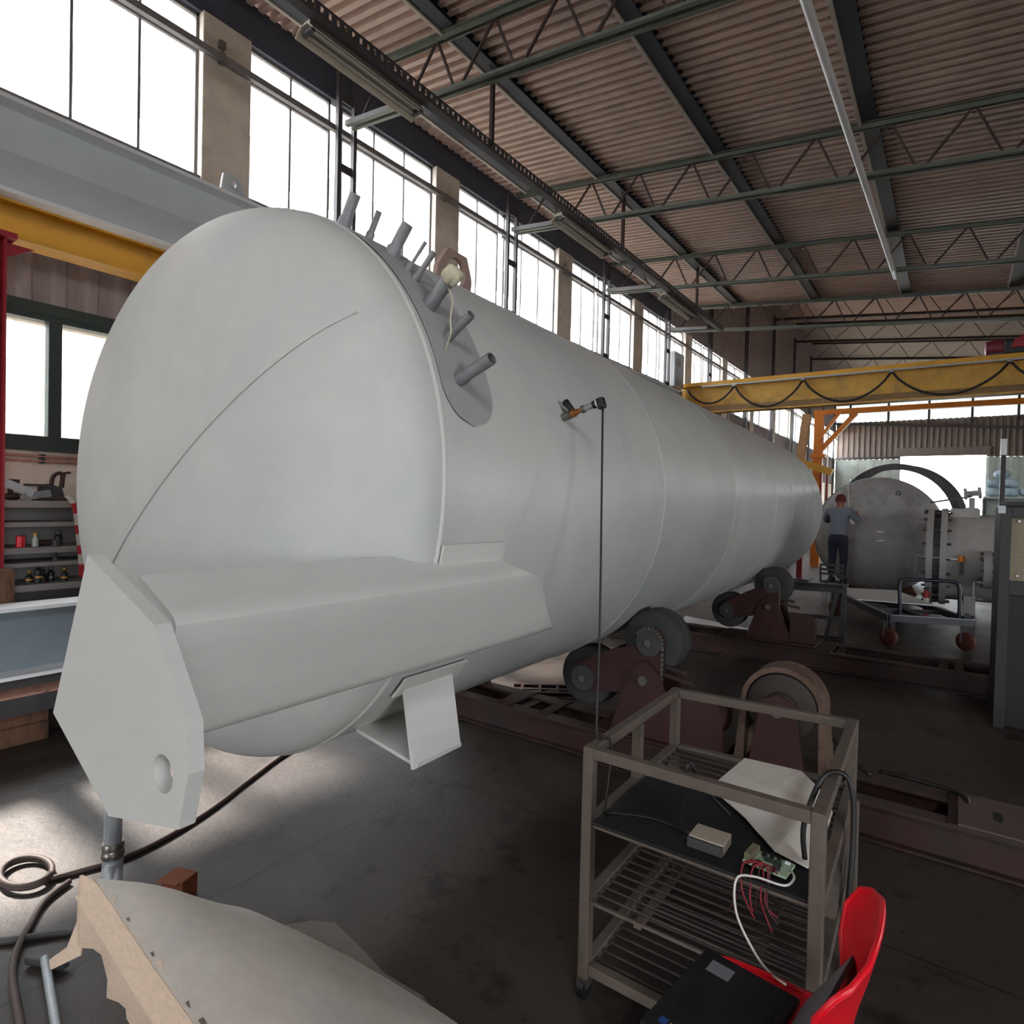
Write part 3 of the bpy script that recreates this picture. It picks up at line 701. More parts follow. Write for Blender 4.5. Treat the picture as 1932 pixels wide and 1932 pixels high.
def roller_unit(yc, x0, z0, ws, label, ff=1):
    """ws: list of (angle on vessel, radius)"""
    s = (yc-EYE.y-KS*(O0.y))/(KS*AX.y); C = sE(s, 0, 0)
    t = thing('roller_unit', label, 'roller', (x0, yc, z0))
    cs = []
    for a, r in ws:
        d = V((math.cos(R_(a)), 0, math.sin(R_(a)))); cs.append((C+d*(RR*KS+r+.004), r))
    for c, r in cs:
        P('wheel', MB().disc(c-V((0, .10, 0)), (0, 1, 0), [(0, r*.55), (0, r*.8), (.012, r*.95), (.03, r), (.085, r), (.092, r*.965), (.108, r*.965), (.115, r), (.17, r), (.188, r*.95), (.2, r*.8), (.2, r*.55)], 40), TIRE, t, autos=30)
        P('hub', MB().disc(c-V((0, .135, 0)), (0, 1, 0), [(0, .03), (0, .055), (.01, .075), (.04, .08), (.27, .08)], 24), REDBROWN, t, autos=30)
        P('axle', MB().disc(c-V((0, .165, 0)), (0, 1, 0), [(0, .024), (.33, .024)], 16), STEEL, t, autos=30)
        P('sprocket', MB().disc(c-V((0, .150, 0)), (0, 1, 0), [(0, .085), (.012, .085)], 24), DARKST, t, autos=30)
    c0, c1 = cs[0][0], cs[1][0]
    # rocker plates between the two wheels
    mid = (c0+c1)/2
    for q in (-.128, .128):
        poly = [(c0.x-.09, c0.z-.03), (c0.x-.04, c0.z+.09), (c0.x+.06, c0.z+.09), (c0.x+.1, c0.z+.02), (c0.x+.09, c0.z-.28), (mid.x+.02, mid.z-.2), (c1.x+.0, c1.z-.09), (c1.x-.09, c1.z-.03), (c1.x-.06, c1.z+.08), (mid.x-.02, mid.z+.08)]
        P('rocker_plate', MB().prism([(a, b) for a, b in poly], ((0, yc+q-.008, 0), (1, 0, 0), (0, 0, 1)), (0, 1, 0), .016), REDBROWN, t)
    # pedestal
    px = mid.x+.18
    for q in (-.16, .15):
        poly = [(px-.2, z0), (px+.26, z0), (px+.26, z0+.1), (px+.14, z0+.42), (px+.04, z0+.5), (px-.06, z0+.42)]
        P('pedestal_plate', MB().prism(poly, ((0, yc+q, 0), (1, 0, 0), (0, 0, 1)), (0, 1, 0), .014), REDBROWN, t)
    P('pivot_pin', MB().disc((px+.04, yc-.2, z0+.38), (0, 1, 0), [(0, .03), (.4, .03)], 16), STEEL, t, autos=30)
    P('base_plate', MB().mm((px-.3, yc-.2, z0), (px+.53, yc+.2, z0+.016)), REDBROWN, t)
    # rounded guard plate at the right
    gp = [(px+.26, z0+.016), (px+.52, z0+.016), (px+.52, z0+.2)]+[(px+.44+.08*math.cos(R_(q)), z0+.2+.13*math.sin(R_(q))) for q in range(15, 91, 15)]+[(px+.26, z0+.34)]
    P('guard_plate', MB().prism(gp, ((0, yc-.12, 0), (1, 0, 0), (0, 0, 1)), (0, 1, 0), .014), REDBROWN, t)
    P('motor', MB().disc((px+.28, yc+.02, z0+.2), (1, 0, 0), [(0, .09), (.22, .09), (.24, .06)], 20), REDBROWN, t, autos=30)
    # chain loop: links round the upper sprocket and down to the motor sprocket
    m = MB(); c = c0-V((0, .145, 0)); lo = V((c0.x+.06, yc-.145, c0.z-.33))
    pts = [V((c.x+.092*math.cos(R_(q)), c.y, c.z+.092*math.sin(R_(q)))) for q in range(150, -10, -14)]
    pts += [V((c.x+.092, c.y, c.z-.02-.03*k)) for k in range(1, 10)]
    pts += [V((lo.x+.04-.03*k, lo.y, lo.z+.02)) for k in range(0, 8)]
    for p, q in zip(pts, pts[1:]): m.bar(p, p+(q-p)*.72, .016, .012, (0, 1, 0))
    P('chain', m, STEEL, t, kind='stuff')
    for dz in (0, -.05): P('guide_rod', MB().bar((c0.x+.09, yc-.1, c0.z-.14+dz), (c0.x+.24-dz, yc-.1, c0.z-.16+dz*1.2), .022), RUST, t)
    return t
roller_unit(3.81, -1.6, .212, [(-44, .2), (-69, .2)], 'dark red twin-wheel roller unit with drive chain under the near vessel side')
roller_unit(7.42, -1.6, .212, [(-42, .2), (-68, .2)], 'dark red twin-wheel roller unit under the far end of the vessel')
# left-hand rollers out of sight behind the vessel carry it on the other side
for yc, lb in ((3.81, 'roller unit hidden on the window side, near track'), (7.42, 'roller unit hidden on the window side, far track')):
    s = (yc-EYE.y-KS*O0.y)/(KS*AX.y); C = sE(s, 0, 0)
    c = C+V((math.cos(R_(-125)), 0, math.sin(R_(-125))))*(RR*KS+.204)
    t = thing('roller_unit', lb, 'roller', (c.x, yc, .2))
    P('wheel', MB().disc(c-V((0, .1, 0)), (0, 1, 0), [(0, .1), (.0, .18), (.02, .2), (.18, .2), (.2, .18), (.2, .1)], 32), TIRE, t, autos=30)
    P('axle', MB().disc(c-V((0, .19, 0)), (0, 1, 0), [(0, .03), (.38, .03)], 12), STEEL, t, autos=30)
    for q in (-.16, .15): P('pedestal_plate', MB().prism([(c.x-.2, .2), (c.x+.2, .2), (c.x+.06, c.z+.05), (c.x-.06, c.z+.05)], ((0, yc+q, 0), (1, 0, 0), (0, 0, 1)), (0, 1, 0), .014), REDBROWN, t)
# idle roller standing on the near track, right
t = thing('idle_roller', 'worn brown idle roller in an arched housing on the near track behind the rack', 'roller', (-.78, 3.82, .2))
c = V((-.77, 3.80, .56))
IDB = M('idler_worn_brown', (104, 84, 70), .6, var=.25, scale=8, rgb2=(70, 40, 34), mixp=(.5, .65)); IDD = M('idler_dark_face', (50, 42, 38), .6, var=.2)
P('wheel', MB().disc(c-V((0, .06, 0)), (0, 1, 0), [(0, .06), (0, .16), (.01, .185), (.03, .19), (.13, .19), (.15, .17), (.15, .06)], 40), IDD, t, autos=30)
P('hub', MB().disc(c-V((0, .11, 0)), (0, 1, 0), [(0, .02), (0, .075), (.02, .09), (.06, .09)], 24), IDD, t, autos=30)
P('axle', MB().disc(c-V((0, .15, 0)), (0, 1, 0), [(0, .036), (.3, .036)], 18), STEEL, t, autos=30)
ao = [(.225*math.cos(R_(q)), .225*math.sin(R_(q))) for q in range(-10, 191, 10)]; ai = [(.195*math.cos(R_(q)), .195*math.sin(R_(q))) for q in range(190, -11, -10)]
P('arch_housing', MB().prism([(c.x+x, c.z+z) for x, z in ao+ai], ((0, 3.76, 0), (1, 0, 0), (0, 0, 1)), (0, 1, 0), .20), IDB, t, autos=30)
P('back_web', MB().disc(c+V((0, .14, 0)), (0, 1, 0), [(0, .02), (0, .2), (.012, .2), (.012, .02)], 32), IDB, t, autos=30)
for sx in (-1, 1): P('housing_leg', MB().prism([(c.x+sx*.225, c.z-.03), (c.x+sx*.195, c.z-.03), (c.x+sx*.20, .215), (c.x+sx*.255, .215)], ((0, 3.76, 0), (1, 0, 0), (0, 0, 1)), (0, 1, 0), .20), IDB, t)
P('bearing_bracket', MB().prism([(c.x-.15, .215), (c.x+.15, .215), (c.x+.09, c.z+.05), (c.x, c.z+.09), (c.x-.09, c.z+.05)], ((0, 3.665, 0), (1, 0, 0), (0, 0, 1)), (0, 1, 0), .014), REDBROWN, t)
P('base_plate', MB().mm((-1.035, 3.64, .2), (-.46, 4.0, .215)), REDBROWN, t)
tag(P('track_hose', MB().tube(spline([(-.62, 4.05, .45), (-.45, 3.95, .3), (-.33, 3.9, .24)], 6), .012, 7), CABLE, smooth=True), 'short black hose from the idle roller down to the track', 'hose')
tag(P('track_cable', MB().tube(spline([(-.3, 4.06, .218), (-.1, 4.04, .222), (.05, 4.0, .225), (.1, 3.9, .222), (.07, 3.8, .1), (.02, 3.8, .03)], 6), .012, 7), CABLE, smooth=True), 'black cable lying along the near track at the right', 'cable')
t = tag(P('welding_stool', MB(), RUST), 'x', 'x') if False else None

# ------------------------------------------------------------------ window side, left of the frame
t = thing('grey_girder', 'long pale grey girder with white edges under the high windows', 'girder', (-5.3, 4, 3.72))
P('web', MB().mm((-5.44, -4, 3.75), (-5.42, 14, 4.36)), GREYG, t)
P('top_flange', MB().mm((-5.45, -4, 4.345), (-5.28, 14, 4.375)), WHITE, t)
P('bottom_flange', MB().mm((-5.40, -4, 3.72), (-5.28, 14, 3.75)), WHITE, t)
rows = [[V((-5.42+.002+.14*(math.sin(q*math.pi/2)), yy, 3.752+.30*(1-math.cos(q*math.pi/2))**.0*(1-q))) for yy in (-4, 14)] for q in [k/6 for k in range(7)]]
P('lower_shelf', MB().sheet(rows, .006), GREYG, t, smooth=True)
for k in range(-2, 3): P('wall_corbel', MB().prism([(XW+.05, 3.95), (-5.44, 4.1), (-5.44, 4.3), (XW+.05, 4.3)], ((0, 3.45+3.47*k, 0), (1, 0, 0), (0, 0, 1)), (0, 1, 0), .12), DARKST, t)
poly = [(-.10, 0), (-.075, .17), (.0, .20), (.07, .17), (.14, .06), (.30, 0)]
hl = [(.01+.035*math.cos(2*math.pi*k/20), .105+.035*math.sin(2*math.pi*k/20)) for k in range(20)]
P('lug', MB().prism(poly, ((-5.36, 3.0, 4.375), (0, 1, 0), (0, 0, 1)), (1, 0, 0), .03, hl), GREYG, t)
t = thing('crane_runway', 'yellow crane runway beam along the window wall, over the red column', 'beam', (-5.7, 5, 3.54))
P('web', MB().mm((-5.78, -5, 3.57), (-5.76, 30, 3.81)), YEL, t)
P('top_flange', MB().mm((-5.86, -5, 3.81), (-5.69, 30, 3.835)), YEL, t)
P('bottom_flange', MB().mm((-5.86, -5, 3.54), (-5.64, 30, 3.565)), YEL, t)
for k in range(9): P('stiffener', MB().mm((-5.76, -3.6+4*k, 3.565), (-5.70, -3.588+4*k, 3.81)), YEL, t)
for yc, lb in ((1.36, 'red steel column at the left edge carrying the yellow runway'), (8.4, 'red steel column behind the vessel carrying the yellow runway'), (15.4, 'red steel column far along the window wall under the yellow runway'), (-4.6, 'red steel column behind the viewer under the yellow runway')):
    t = thing('runway_column', lb, 'column', (-5.68, yc, 0)); m = MB()
    ibeam(m, (-5.68, yc, 0), (-5.68, yc, 3.50), .22, .2, .014, .01, (0, 1, 0)); P('column_profile', m, REDP, t)
    P('cap_plate', MB().mm((-5.82, yc-.16, 3.50), (-5.54, yc+.16, 3.54)), REDP, t)
    P('foot_plate', MB().mm((-5.85, yc-.17, 0), (-5.51, yc+.17, .02)), REDP, t)
    P('knee_gusset', MB().prism([(yc+.11, 3.50), (yc+.30, 3.50), (yc+.11, 3.38)], ((-5.69, 0, 0), (0, 1, 0), (0, 0, 1)), (1, 0, 0), .014), REDP, t)
# heating pipes on the plaster wall
for z, lb in ((1.985, 'upper thin pink pipe along the plaster wall under the window'), (1.945, 'lower thin pink pipe along the plaster wall under the window')):
    t = thing('wall_pipe', lb, 'pipe', (XW+.05, 1, z))
    P('pipe', MB().tube([(XW+.05, -3, z), (XW+.05, 4, z)], .012, 8), RUSTP, t)
    for yy in (-.5, .9, 1.93, 3.2): P('pipe_clip', MB().box((XW+.03, yy, z), (.06, .035, .04)), DARKST, t)
# shelves
_n0 = set(COL.objects)
SH = thing('wall_shelf', 'grey steel wall shelf loaded with tools and fittings, left', 'shelf', (-5.8, 1.6, 0))
SHG = M('shelf_grey', (146, 141, 140), .6, var=.1, scale=7)
for z, h in ((1.615, .05), (1.455, .035), (1.265, .045), (1.15, .03), (.985, .05), (.70, .05), (.38, .05)):
    P('shelf_board', MB().mm((-6.01, -.6, z-h), (-5.6, 3.4, z)), SHG, SH)
P('back_panel', MB().mm((-6.04, -.6, .1), (-6.01, 3.4, 1.6)), SHG, SH)
for yy in (-.58, .8, 2.3, 3.38):
    for xx in (-5.99, -5.63): P('upright', MB().mm((xx-.02, yy-.02, .0887), (xx+.02, yy+.02, 1.6)), DARKST, SH)
def lathe_item(name, c, prof, mt, label, cat, extra=None, n=16):
    t = thing(name, label, cat, c)
    P('body', MB().disc(c, (0, 0, 1), prof, n), mt, t, autos=40)
    if extra:
        for nm, off, pr, m2 in extra: P(nm, MB().disc(V(c)+V(off), (0, 0, 1), pr, n), m2, t, autos=40)
    return t
lathe_item('paint_pot', (-5.70, 1.60, 1.265), [(0, .03), (.075, .027), (.075, .03), (.08, .03)], REDPL, 'small red pot on the third shelf, left end', 'pot', [('lid', (0, 0, .08), [(0, .031), (.008, .031)], REDP)])
lathe_item('glue_bottle', (-5.70, 1.69, 1.265), [(0, .022), (.06, .022), (.075, .012), (.085, .012)], PALEP, 'small pale bottle with yellow cap on the third shelf', 'bottle', [('cap', (0, 0, .085), [(0, .014), (.02, .012)], YEL)])
lathe_item('dark_bottle', (-5.70, 1.84, 1.265), [(0, .026), (.075, .026), (.085, .018), (.09, .02)], BLACK, 'black bottle on the third shelf beside the warning tape', 'bottle', [('cap', (0, 0, .09), [(0, .021), (.025, .021)], DARKST)])
t = thing('angle_grinder', 'dark red angle grinder lying on the third shelf', 'grinder', (-5.7, 1.76, 1.265))
P('body', MB().tube([(-5.70, 1.71, 1.292), (-5.70, 1.80, 1.292)], [.024, .02], 10), RUST, t, autos=40)
P('head', MB().disc((-5.7, 1.82, 1.27), (0, 0, 1), [(0, .03), (.04, .026)], 14), DARKST, t, autos=40)
P('disc', MB().disc((-5.7, 1.82, 1.267), (0, 0, 1), [(0, .045), (.003, .045)], 20), DARKST, t)
for k, (yy, h, cap) in enumerate([(1.66, .05, YEL), (1.71, .10, YEL), (1.80, .07, STEEL), (1.88, .06, YEL), (1.75, .05, BLACK)]):
    lathe_item('oil_can', (-5.72+.03*(k % 2), yy, .985), [(0, .024), (h, .024), (h+.012, .01), (h+.03, .008)], BLACK, ['squat dark oil can with yellow cap, first on the shelf by the timber', 'tall dark oil can with yellow cap on the shelf by the timber', 'dark oil can with steel cap on the shelf by the timber', 'dark oil can with yellow cap nearest the white foot plate', 'short all-black oil can among the cans by the timber'][k], 'can', [('cap', (0, 0, h+.03), [(0, .012), (.015, .012)], cap), ('band', (0, 0, h*.4), [(0, .0245), (.012, .0245)], cap)], 14)
t = lathe_item('hand_valve', (-5.72, 1.83, 1.15), [(0, .02), (.03, .02), (.03, .01), (.08, .01)], DARKST, 'small cast valve with cross handle on the narrow shelf', 'valve')
P('handle', MB().mm((-5.73, 1.79, 1.22), (-5.71, 1.87, 1.235)), DARKST, t)
# things on the top shelf
t = thing('bench_vice', 'rusty pipe vice with screw arm on the top shelf beside the vessel', 'vice', (-5.8, 1.85, 1.615))
P('base', MB().mm((-5.9, 1.72, 1.615), (-5.68, 1.9, 1.64)), RUST, t)
P('body', MB().prism([(1.74, 1.64), (1.90, 1.64), (1.88, 1.72), (1.80, 1.75), (1.75, 1.73)], ((-5.86, 0, 0), (0, 1, 0), (0, 0, 1)), (1, 0, 0), .1), DARKST, t)
P('bracket', MB().tube(spline([(-5.8, 1.82, 1.72), (-5.8, 1.83, 1.80), (-5.8, 1.87, 1.84), (-5.8, 1.91, 1.81)], 5), .016, 8), RUST, t, smooth=True)
P('screw', MB().tube([(-5.8, 1.89, 1.72), (-5.8, 1.90, 1.84)], .018, 8), RUST, t)
P('arm', MB().bar((-5.8, 1.87, 1.83), (-5.8, 1.95, 1.845), .018), RUST, t)
P('jaw', MB().mm((-5.87, 1.66, 1.725), (-5.74, 1.80, 1.745)), DARKST, t)
t = thing('steel_offcut', 'grey channel offcut lying tilted up on the top shelf, left end', 'offcut', (-5.8, 1.55, 1.615))
P('channel', MB().bar((-5.78, 1.35, 1.81), (-5.74, 1.68, 1.66), .07, .03), GALV, t); P('flange', MB().bar((-5.75, 1.35, 1.82), (-5.71, 1.68, 1.67), .008, .06), GALV, t)
t = thing('steel_offcut', 'grey channel offcut lying flat in front of the vice on the top shelf', 'offcut', (-5.8, 1.72, 1.615))
P('channel', MB().bar((-5.74, 1.62, 1.635), (-5.78, 1.80, 1.665), .06, .035), GALV, t); P('flange', MB().bar((-5.71, 1.62, 1.645), (-5.75, 1.80, 1.675), .008, .055), GALV, t)
t = thing('clamp_frame', 'rusty clamp frame under the raised offcut on the top shelf', 'clamp', (-5.8, 1.5, 1.615))
for yy in (1.50, 1.57): P('post', MB().mm((-5.85, yy-.012, 1.615), (-5.81, yy+.012, 1.76)), RUST, t)
P('beam', MB().mm((-5.86, 1.46, 1.74), (-5.80, 1.62, 1.775)), RUST, t); P('foot', MB().ball((-5.82, 1.58, 1.645), (.05, .06, .03)), RUST, t, smooth=True)
TAPER = M('tape_red', (180, 30, 40), .5, var=.05); TAPEW = M('tape_white', (220, 214, 208), .5, var=.05)
t = thing('warning_tape', 'red and white warning tape hanging down the shelf front', 'tape', (-5.58, 1.95, 1.0))
pts = [V((-5.62, 1.87, 1.66)), V((-5.585, 1.90, 1.60)), V((-5.58, 1.915, 1.52)), V((-5.578, 1.925, 1.43)), V((-5.575, 1.93, 1.36)), V((-5.575, 1.94, 1.27)), V((-5.572, 1.945, 1.2)), V((-5.572, 1.952, 1.12)), V((-5.57, 1.955, 1.02))]
for k in range(len(pts)-1): P('tape_band', MB().bar(pts[k], pts[k+1], .034, .002, (1, 0, 0)), TAPER if k % 2 else TAPEW, t)
# the whole shelf group stands against the wall: same sight lines, farther off
for o in [o for o in COL.objects if o not in _n0]:
    if o.parent is None: o.location = EYE+(o.location-EYE)*1.055; o.scale = (1.055,)*3
# loose beams on timber
t2 = thing('timber_post', 'upright brown timber baulk with rounded top behind the grey beam, left edge', 'timber', (-5.42, 1.3, 0))
P('baulk', MB().mm((-5.47, 1.18, 0), (-5.38, 1.49, 1.14)), WOOD, t2, bevel=.04)
t = thing('timber_stack', 'stack of oily brown timber blocks carrying the beams at the left edge', 'timber', (-5.2, 1.0, 0))
for k, (z0, z1, y1, x0) in enumerate([(0, .13, 1.57, -5.40), (.132, .223, 1.56, -5.38)]): P('block', MB().mm((x0, .55, z0), (x0+.42, y1, z1)), WOOD, t, bevel=.012)
for yy in (-1.9, 2.1): P('block', MB().mm((-5.40, yy, 0), (-4.98, yy+.25, .223)), WOOD, t, bevel=.012)
t = thing('rusty_beam', 'beam with flaking pink rust on top, below the grey beam at left', 'beam', (-5.15, 0, .225))
P('beam_profile', MB().mm((-5.30, -2.4, .225), (-4.90, 2.5, .345)), DARKST, t); P('rusty_top', MB().mm((-5.30, -2.4, .345), (-4.895, 2.5, .36)), RUSTP, t)
t = thing('grey_beam', 'pale grey steel beam with white flange edges lying behind the foot plate, left', 'beam', (-5.15, 0, .36))
P('packer', MB().mm((-5.26, -2.3, .36), (-5.08, 2.4, .43)), DARKST, t)
P('web', MB().mm((-5.23, -2.6, .45), (-5.215, 2.8, .89)), M('slate_beam_paint', (128, 138, 146), .45, var=.06), t)
P('top_flange', MB().mm((-5.36, -2.6, .875), (-5.10, 2.8, .90)), WHITE, t)
P('bottom_flange', MB().mm((-5.36, -2.6, .43), (-5.03, 2.8, .455)), WHITE, t)
t = thing('scrap_pipe', 'dark scrap pipe lying on the floor between the beams and the foot plate', 'pipe', (-4.8, 1.8, 0))
P('pipe', MB().tube([(-5.0, 1.95, .05), (-4.45, 2.4, .05)], .05, 12), DARKST, t, autos=40)
P('bracket', MB().bar((-4.98, 1.75, .03), (-4.6, 2.0, .03), .05), DARKST, t)

# ------------------------------------------------------------------ far hall: cranes
GY = 16.6
t = thing('bridge_crane', 'big yellow bridge crane girder spanning the hall beyond the vessel', 'crane', (0, GY, 4.2))
P('girder_web', MB().mm((-6.2, GY-.01, 4.36), (6.6, GY+.01, 5.0)), YELD, t)
P('top_flange', MB().mm((-6.2, GY-.16, 4.93), (6.6, GY+.16, 5.03)), YEL, t)
P('bottom_flange', MB().mm((-6.2, GY-.16, 4.20), (6.6, GY+.16, 4.235)), YELD, t)
P('lower_plate', MB().prism([(GY-.01, 4.40), (GY-.14, 4.235), (GY+.12, 4.235), (GY+.01, 4.40)], ((-6.2, 0, 0), (0, 1, 0), (0, 0, 1)), (1, 0, 0), 12.8), M('crane_dirty_brown', (134, 108, 76), .7, var=.2, scale=5), t)
P('festoon_rail', MB().bar((-5.6, GY-.2, 4.90), (6.5, GY-.2, 4.90), .03, .035), GALV, t)
fx = [-6.0, -4.75, -3.1, -1.25, .85, 3.0, 5.2]
fc = P('festoon_cable', MB().tube([p for i in range(len(fx)-1) for p in [V((fx[i]+(fx[i+1]-fx[i])*q/14, GY-.21, 4.86-(.60 if i else .42)*(1-(2*q/14-1)**2)**.85)) for q in range(15)]], .026, 7), CABLE, t, smooth=True)
for x in fx[1:-1]: P('cable_trolley', MB().box((x, GY-.21, 4.87), (.09, .06, .06)), STEEL, t)
for x, lb in ((-5.78, 0), (6.6, 1)):
    P('end_truck', MB().mm((x-.14, GY-1.1, 3.87), (x+.14, GY+1.1, 4.2)), YEL, t)
    for yy in (-.9, .9): P('truck_wheel', MB().disc((x-.05, GY+yy, 3.935), (1, 0, 0), [(0, .1), (.1, .1)], 18), DARKST, t)
t = thing('hoist', 'red hoist with dark motor sitting on the crane girder, right edge', 'hoist', (.7, GY, 5.03))
P('motor', MB().disc((.42, GY, 5.20), (1, 0, .02), [(0, .08), (.03, .15), (.32, .17), (.34, .14)], 20), M('hoist_maroon', (112, 34, 50), .5), t, autos=35)
P('gearbox', MB().mm((.74, GY-.17, 5.03), (1.2, GY+.17, 5.32)), BLACK, t, bevel=.03)
P('drum_cover', MB().prism([(.85, 5.14), (1.6, 5.14), (1.6, 5.75), (1.25, 5.5), (.92, 5.32)], ((0, GY-.2, 0), (1, 0, 0), (0, 0, 1)), (0, 1, 0), .4), REDP, t, bevel=.02)
P('foot', MB().mm((.5, GY-.12, 5.03), (1.5, GY+.12, 5.08)), DARKST, t)
# right side runway for the bridge
t = thing('crane_runway', 'yellow crane runway beam on the right side of the hall', 'beam', (6.6, 5, 3.54)); m = MB()
ibeam(m, (6.6, -5, 3.69), (6.6, 30, 3.69), .29, .2, .025, .02); P('beam_profile', m, YEL, t)
for yc in (-4, 8, 20, 29): P('column_profile', ibeam(MB(), (6.6, yc, 0), (6.6, yc, 3.54), .22, .2, .014, .01, (0, 1, 0)), REDP, t)
# orange portal crane behind
t = thing('orange_portal', 'bright orange portal beam on a braced post beyond the yellow crane', 'crane', (-3.3, 20, 0))
P('beam', MB().mm((-3.45, 19.92, 4.46), (5.5, 20.08, 4.60)), ORG, t)
P('post', MB().mm((-3.42, 19.9, 0), (-3.18, 20.1, 4.46)), ORG, t)
P('post', MB().mm((5.3, 19.9, 0), (5.5, 20.1, 4.46)), ORG, t)
P('brace', MB().bar((-3.3, 20, 3.35), (-2.35, 20, 4.46), .13), ORG, t); P('brace', MB().bar((-3.3, 19.9, 3.7), (-2.75, 19.9, 4.5), .08), ORG, t)
P('post_cap', MB().mm((-3.5, 19.85, 3.2), (-3.1, 20.15, 3.3)), ORG, t)
t = thing('jib_column', 'leaning dull yellow column beside the orange post', 'column', (-3.75, 19, 0))
P('column', MB().bar((-3.95, 19, 0), (-3.45, 19, 4.35), .26, .2), M('faded_yellow', (196, 158, 116), .6, var=.1), t)
P('foot_plate', MB().mm((-4.15, 18.8, 0), (-3.75, 19.2, .03)), DARKST, t)
t = thing('yellow_boom', 'pale yellow boom on a stand behind the far end of the vessel', 'boom', (-2.6, 16, 0))
P('boom', MB().bar((-3.4, 15.9, 2.95), (-2.32, 15.9, 2.55), .16), YEL, t); P('stand', MB().bar((-2.95, 15.9, 0), (-2.95, 15.9, 2.75), .12), REDP, t); P('foot', MB().mm((-3.2, 15.6, 0), (-2.7, 16.2, .04)), DARKST, t)
for x in (-2.55, -2.42): P('hanger', MB().bar((x, 15.9, 1.6), (x, 15.9, 2.6), .04), REDP, t)
# panel box on the wall
t = thing('switch_cabinet', 'pale blue electrical box fixed high on the window wall', 'box', (-6.1, 15.9, 4.85))
P('case', MB().mm((-6.34, 15.68, 4.85), (-6.1, 16.35, 5.78)), WHITE, t, bevel=.01); P('door', MB().mm((-6.1, 15.71, 4.88), (-6.085, 16.32, 5.75)), M('pale_blue_paint', (190, 204, 222), .4), t)
P('vent', MB().mm((-6.085, 15.8, 5.4), (-6.08, 16.05, 5.6)), GALV, t)
# ------------------------------------------------------------------ far floor: dish, ring, man, vessel
Dc = V((-1.25, 14.75, 1.19)); Dn = V((.22, -.97, 0)).normalized()
t = thing('dished_end', 'big dull steel dished end standing on edge, worker in front of it', 'dish', (Dc.x, Dc.y, 0))
RD = 1.18
prof = [(-.16, RD), (.0, RD)]+[(.36*math.sin(math.pi/2*k/14)**.95, RD*math.cos(math.pi/2*k/14)**.9 if k < 14 else .002) for k in range(1, 15)]
P('dish', MB().disc(Dc, Dn, prof, 72), DOME, t, smooth=True)
P('rim_edge', MB().disc(Dc, Dn, [(-.18, RD-.03), (-.18, RD+.02), (-.13, RD+.02), (-.13, RD-.03)], 72), GALV, t, autos=30)
Dx = Dn.cross(V((0, 0, 1))).normalized()
P('nozzle_stub', MB().disc(Dc+Dx*-.28+V((0, 0, .86))+Dn*.12, Dn, [(0, .05), (.14, .05), (.14, .03), (.1, .03)], 16), DARKST, t, autos=30)
for z0, z1 in ((.07, .16), (-.10, -.16)): P('weld_strip', MB().bar(Dc+Dn*.36+Dx*.05*-1+V((0, 0, z0)), Dc+Dn*.26+Dx*.85+V((0, 0, z1)), .025), STEEL, t)
for s in (-.5, .5): P('wedge', MB().prism([(-.2, 0), (.2, 0), (.08, .1+.12)], ((Dc.x+s, Dc.y+.05, 0), (1, 0, 0), (0, 0, 1)), (0, 1, 0), .2), WOOD, t)
t = thing('shell_ring', 'big open dark steel ring standing behind the dished end', 'ring', (-1.15, 17.4, 0))
c = V((-1.12, 17.6, 1.42)); rn = V((.30, .954, 0)).normalized()
P('ring', MB().disc(c, rn, [(-.22, 1.40), (.22, 1.40), (.22, 1.33), (-.22, 1.33), (-.22, 1.40)], 80), RINGM, t, autos=30)
P('edge_band', MB().disc(c, rn, [(-.24, 1.41), (-.20, 1.41), (-.20, 1.26), (-.24, 1.26), (-.24, 1.41)], 80), RINGM, t, autos=30)
# horizontal vessel with bolted flange
t = thing('flanged_vessel', 'grey horizontal vessel with bolted flange behind the trolley, right', 'vessel', (.2, 13.5, 0))
vy = 13.2; vz = .92
P('shell', MB().disc((-.1, vy, vz), (1, 0, 0), [(0, .74), (2.2, .74)], 56), VESG, t, autos=30)
for x in (-.36, -.17): P('flange', MB().disc((x, vy, vz), (1, 0, 0), [(0, .84), (.09, .84), (.09, .6), (0, .6)], 56), M('flange_grey', (150, 148, 146), .5, var=.1), t, autos=30)
P('gasket', MB().disc((-.272, vy, vz), (1, 0, 0), [(0, .78), (.1, .78)], 48), DARKST, t)
P('cover_disc', MB().disc((-.42, vy, vz), (1, 0, 0), [(0, .1), (.03, .5), (.06, .7)], 48), VESG, t, smooth=True)
for k in range(20):
    q = 2*math.pi*k/20; P('bolt', MB().disc((-.42, vy+.795*math.cos(q), vz+.795*math.sin(q)), (1, 0, 0), [(0, .022), (.40, .022)], 6), STEEL, t)
for x in (.25, 1.6): P('saddle', MB().mm((x-.08, vy-.55, 0), (x+.08, vy+.55, .32)), VESG, t)
P('top_nozzle', MB().mm((-.05, vy-.25, vz+.66), (.36, vy+.25, vz+.84)), VESG, t)
P('door_handle', MB().tube([(-.42, vy-.62, .95), (-.5, vy-.62, .95), (-.5, vy-.62, .66), (-.42, vy-.62, .66)], .02, 6), GALV, t)
P('lever', MB().bar((-.40, vy-.80, .93), (.12, vy-.80, .93), .02), STEEL, t)
P('lever_knob', MB().disc((.12, vy-.80, .89), (0, 0, 1), [(0, .05), (.1, .05)], 12), ORG, t, autos=40); P('gauge', MB().mm((.1, vy-.82, .68), (.16, vy-.76, .88)), DARKST, t)
P('manway_flange', MB().disc((.40, vy-.95, .80), (1, 0, 0), [(0, .3), (.10, .3), (.10, .24), (.5, .24)], 28), M('flange_grey', (150, 148, 146)), t, autos=30)
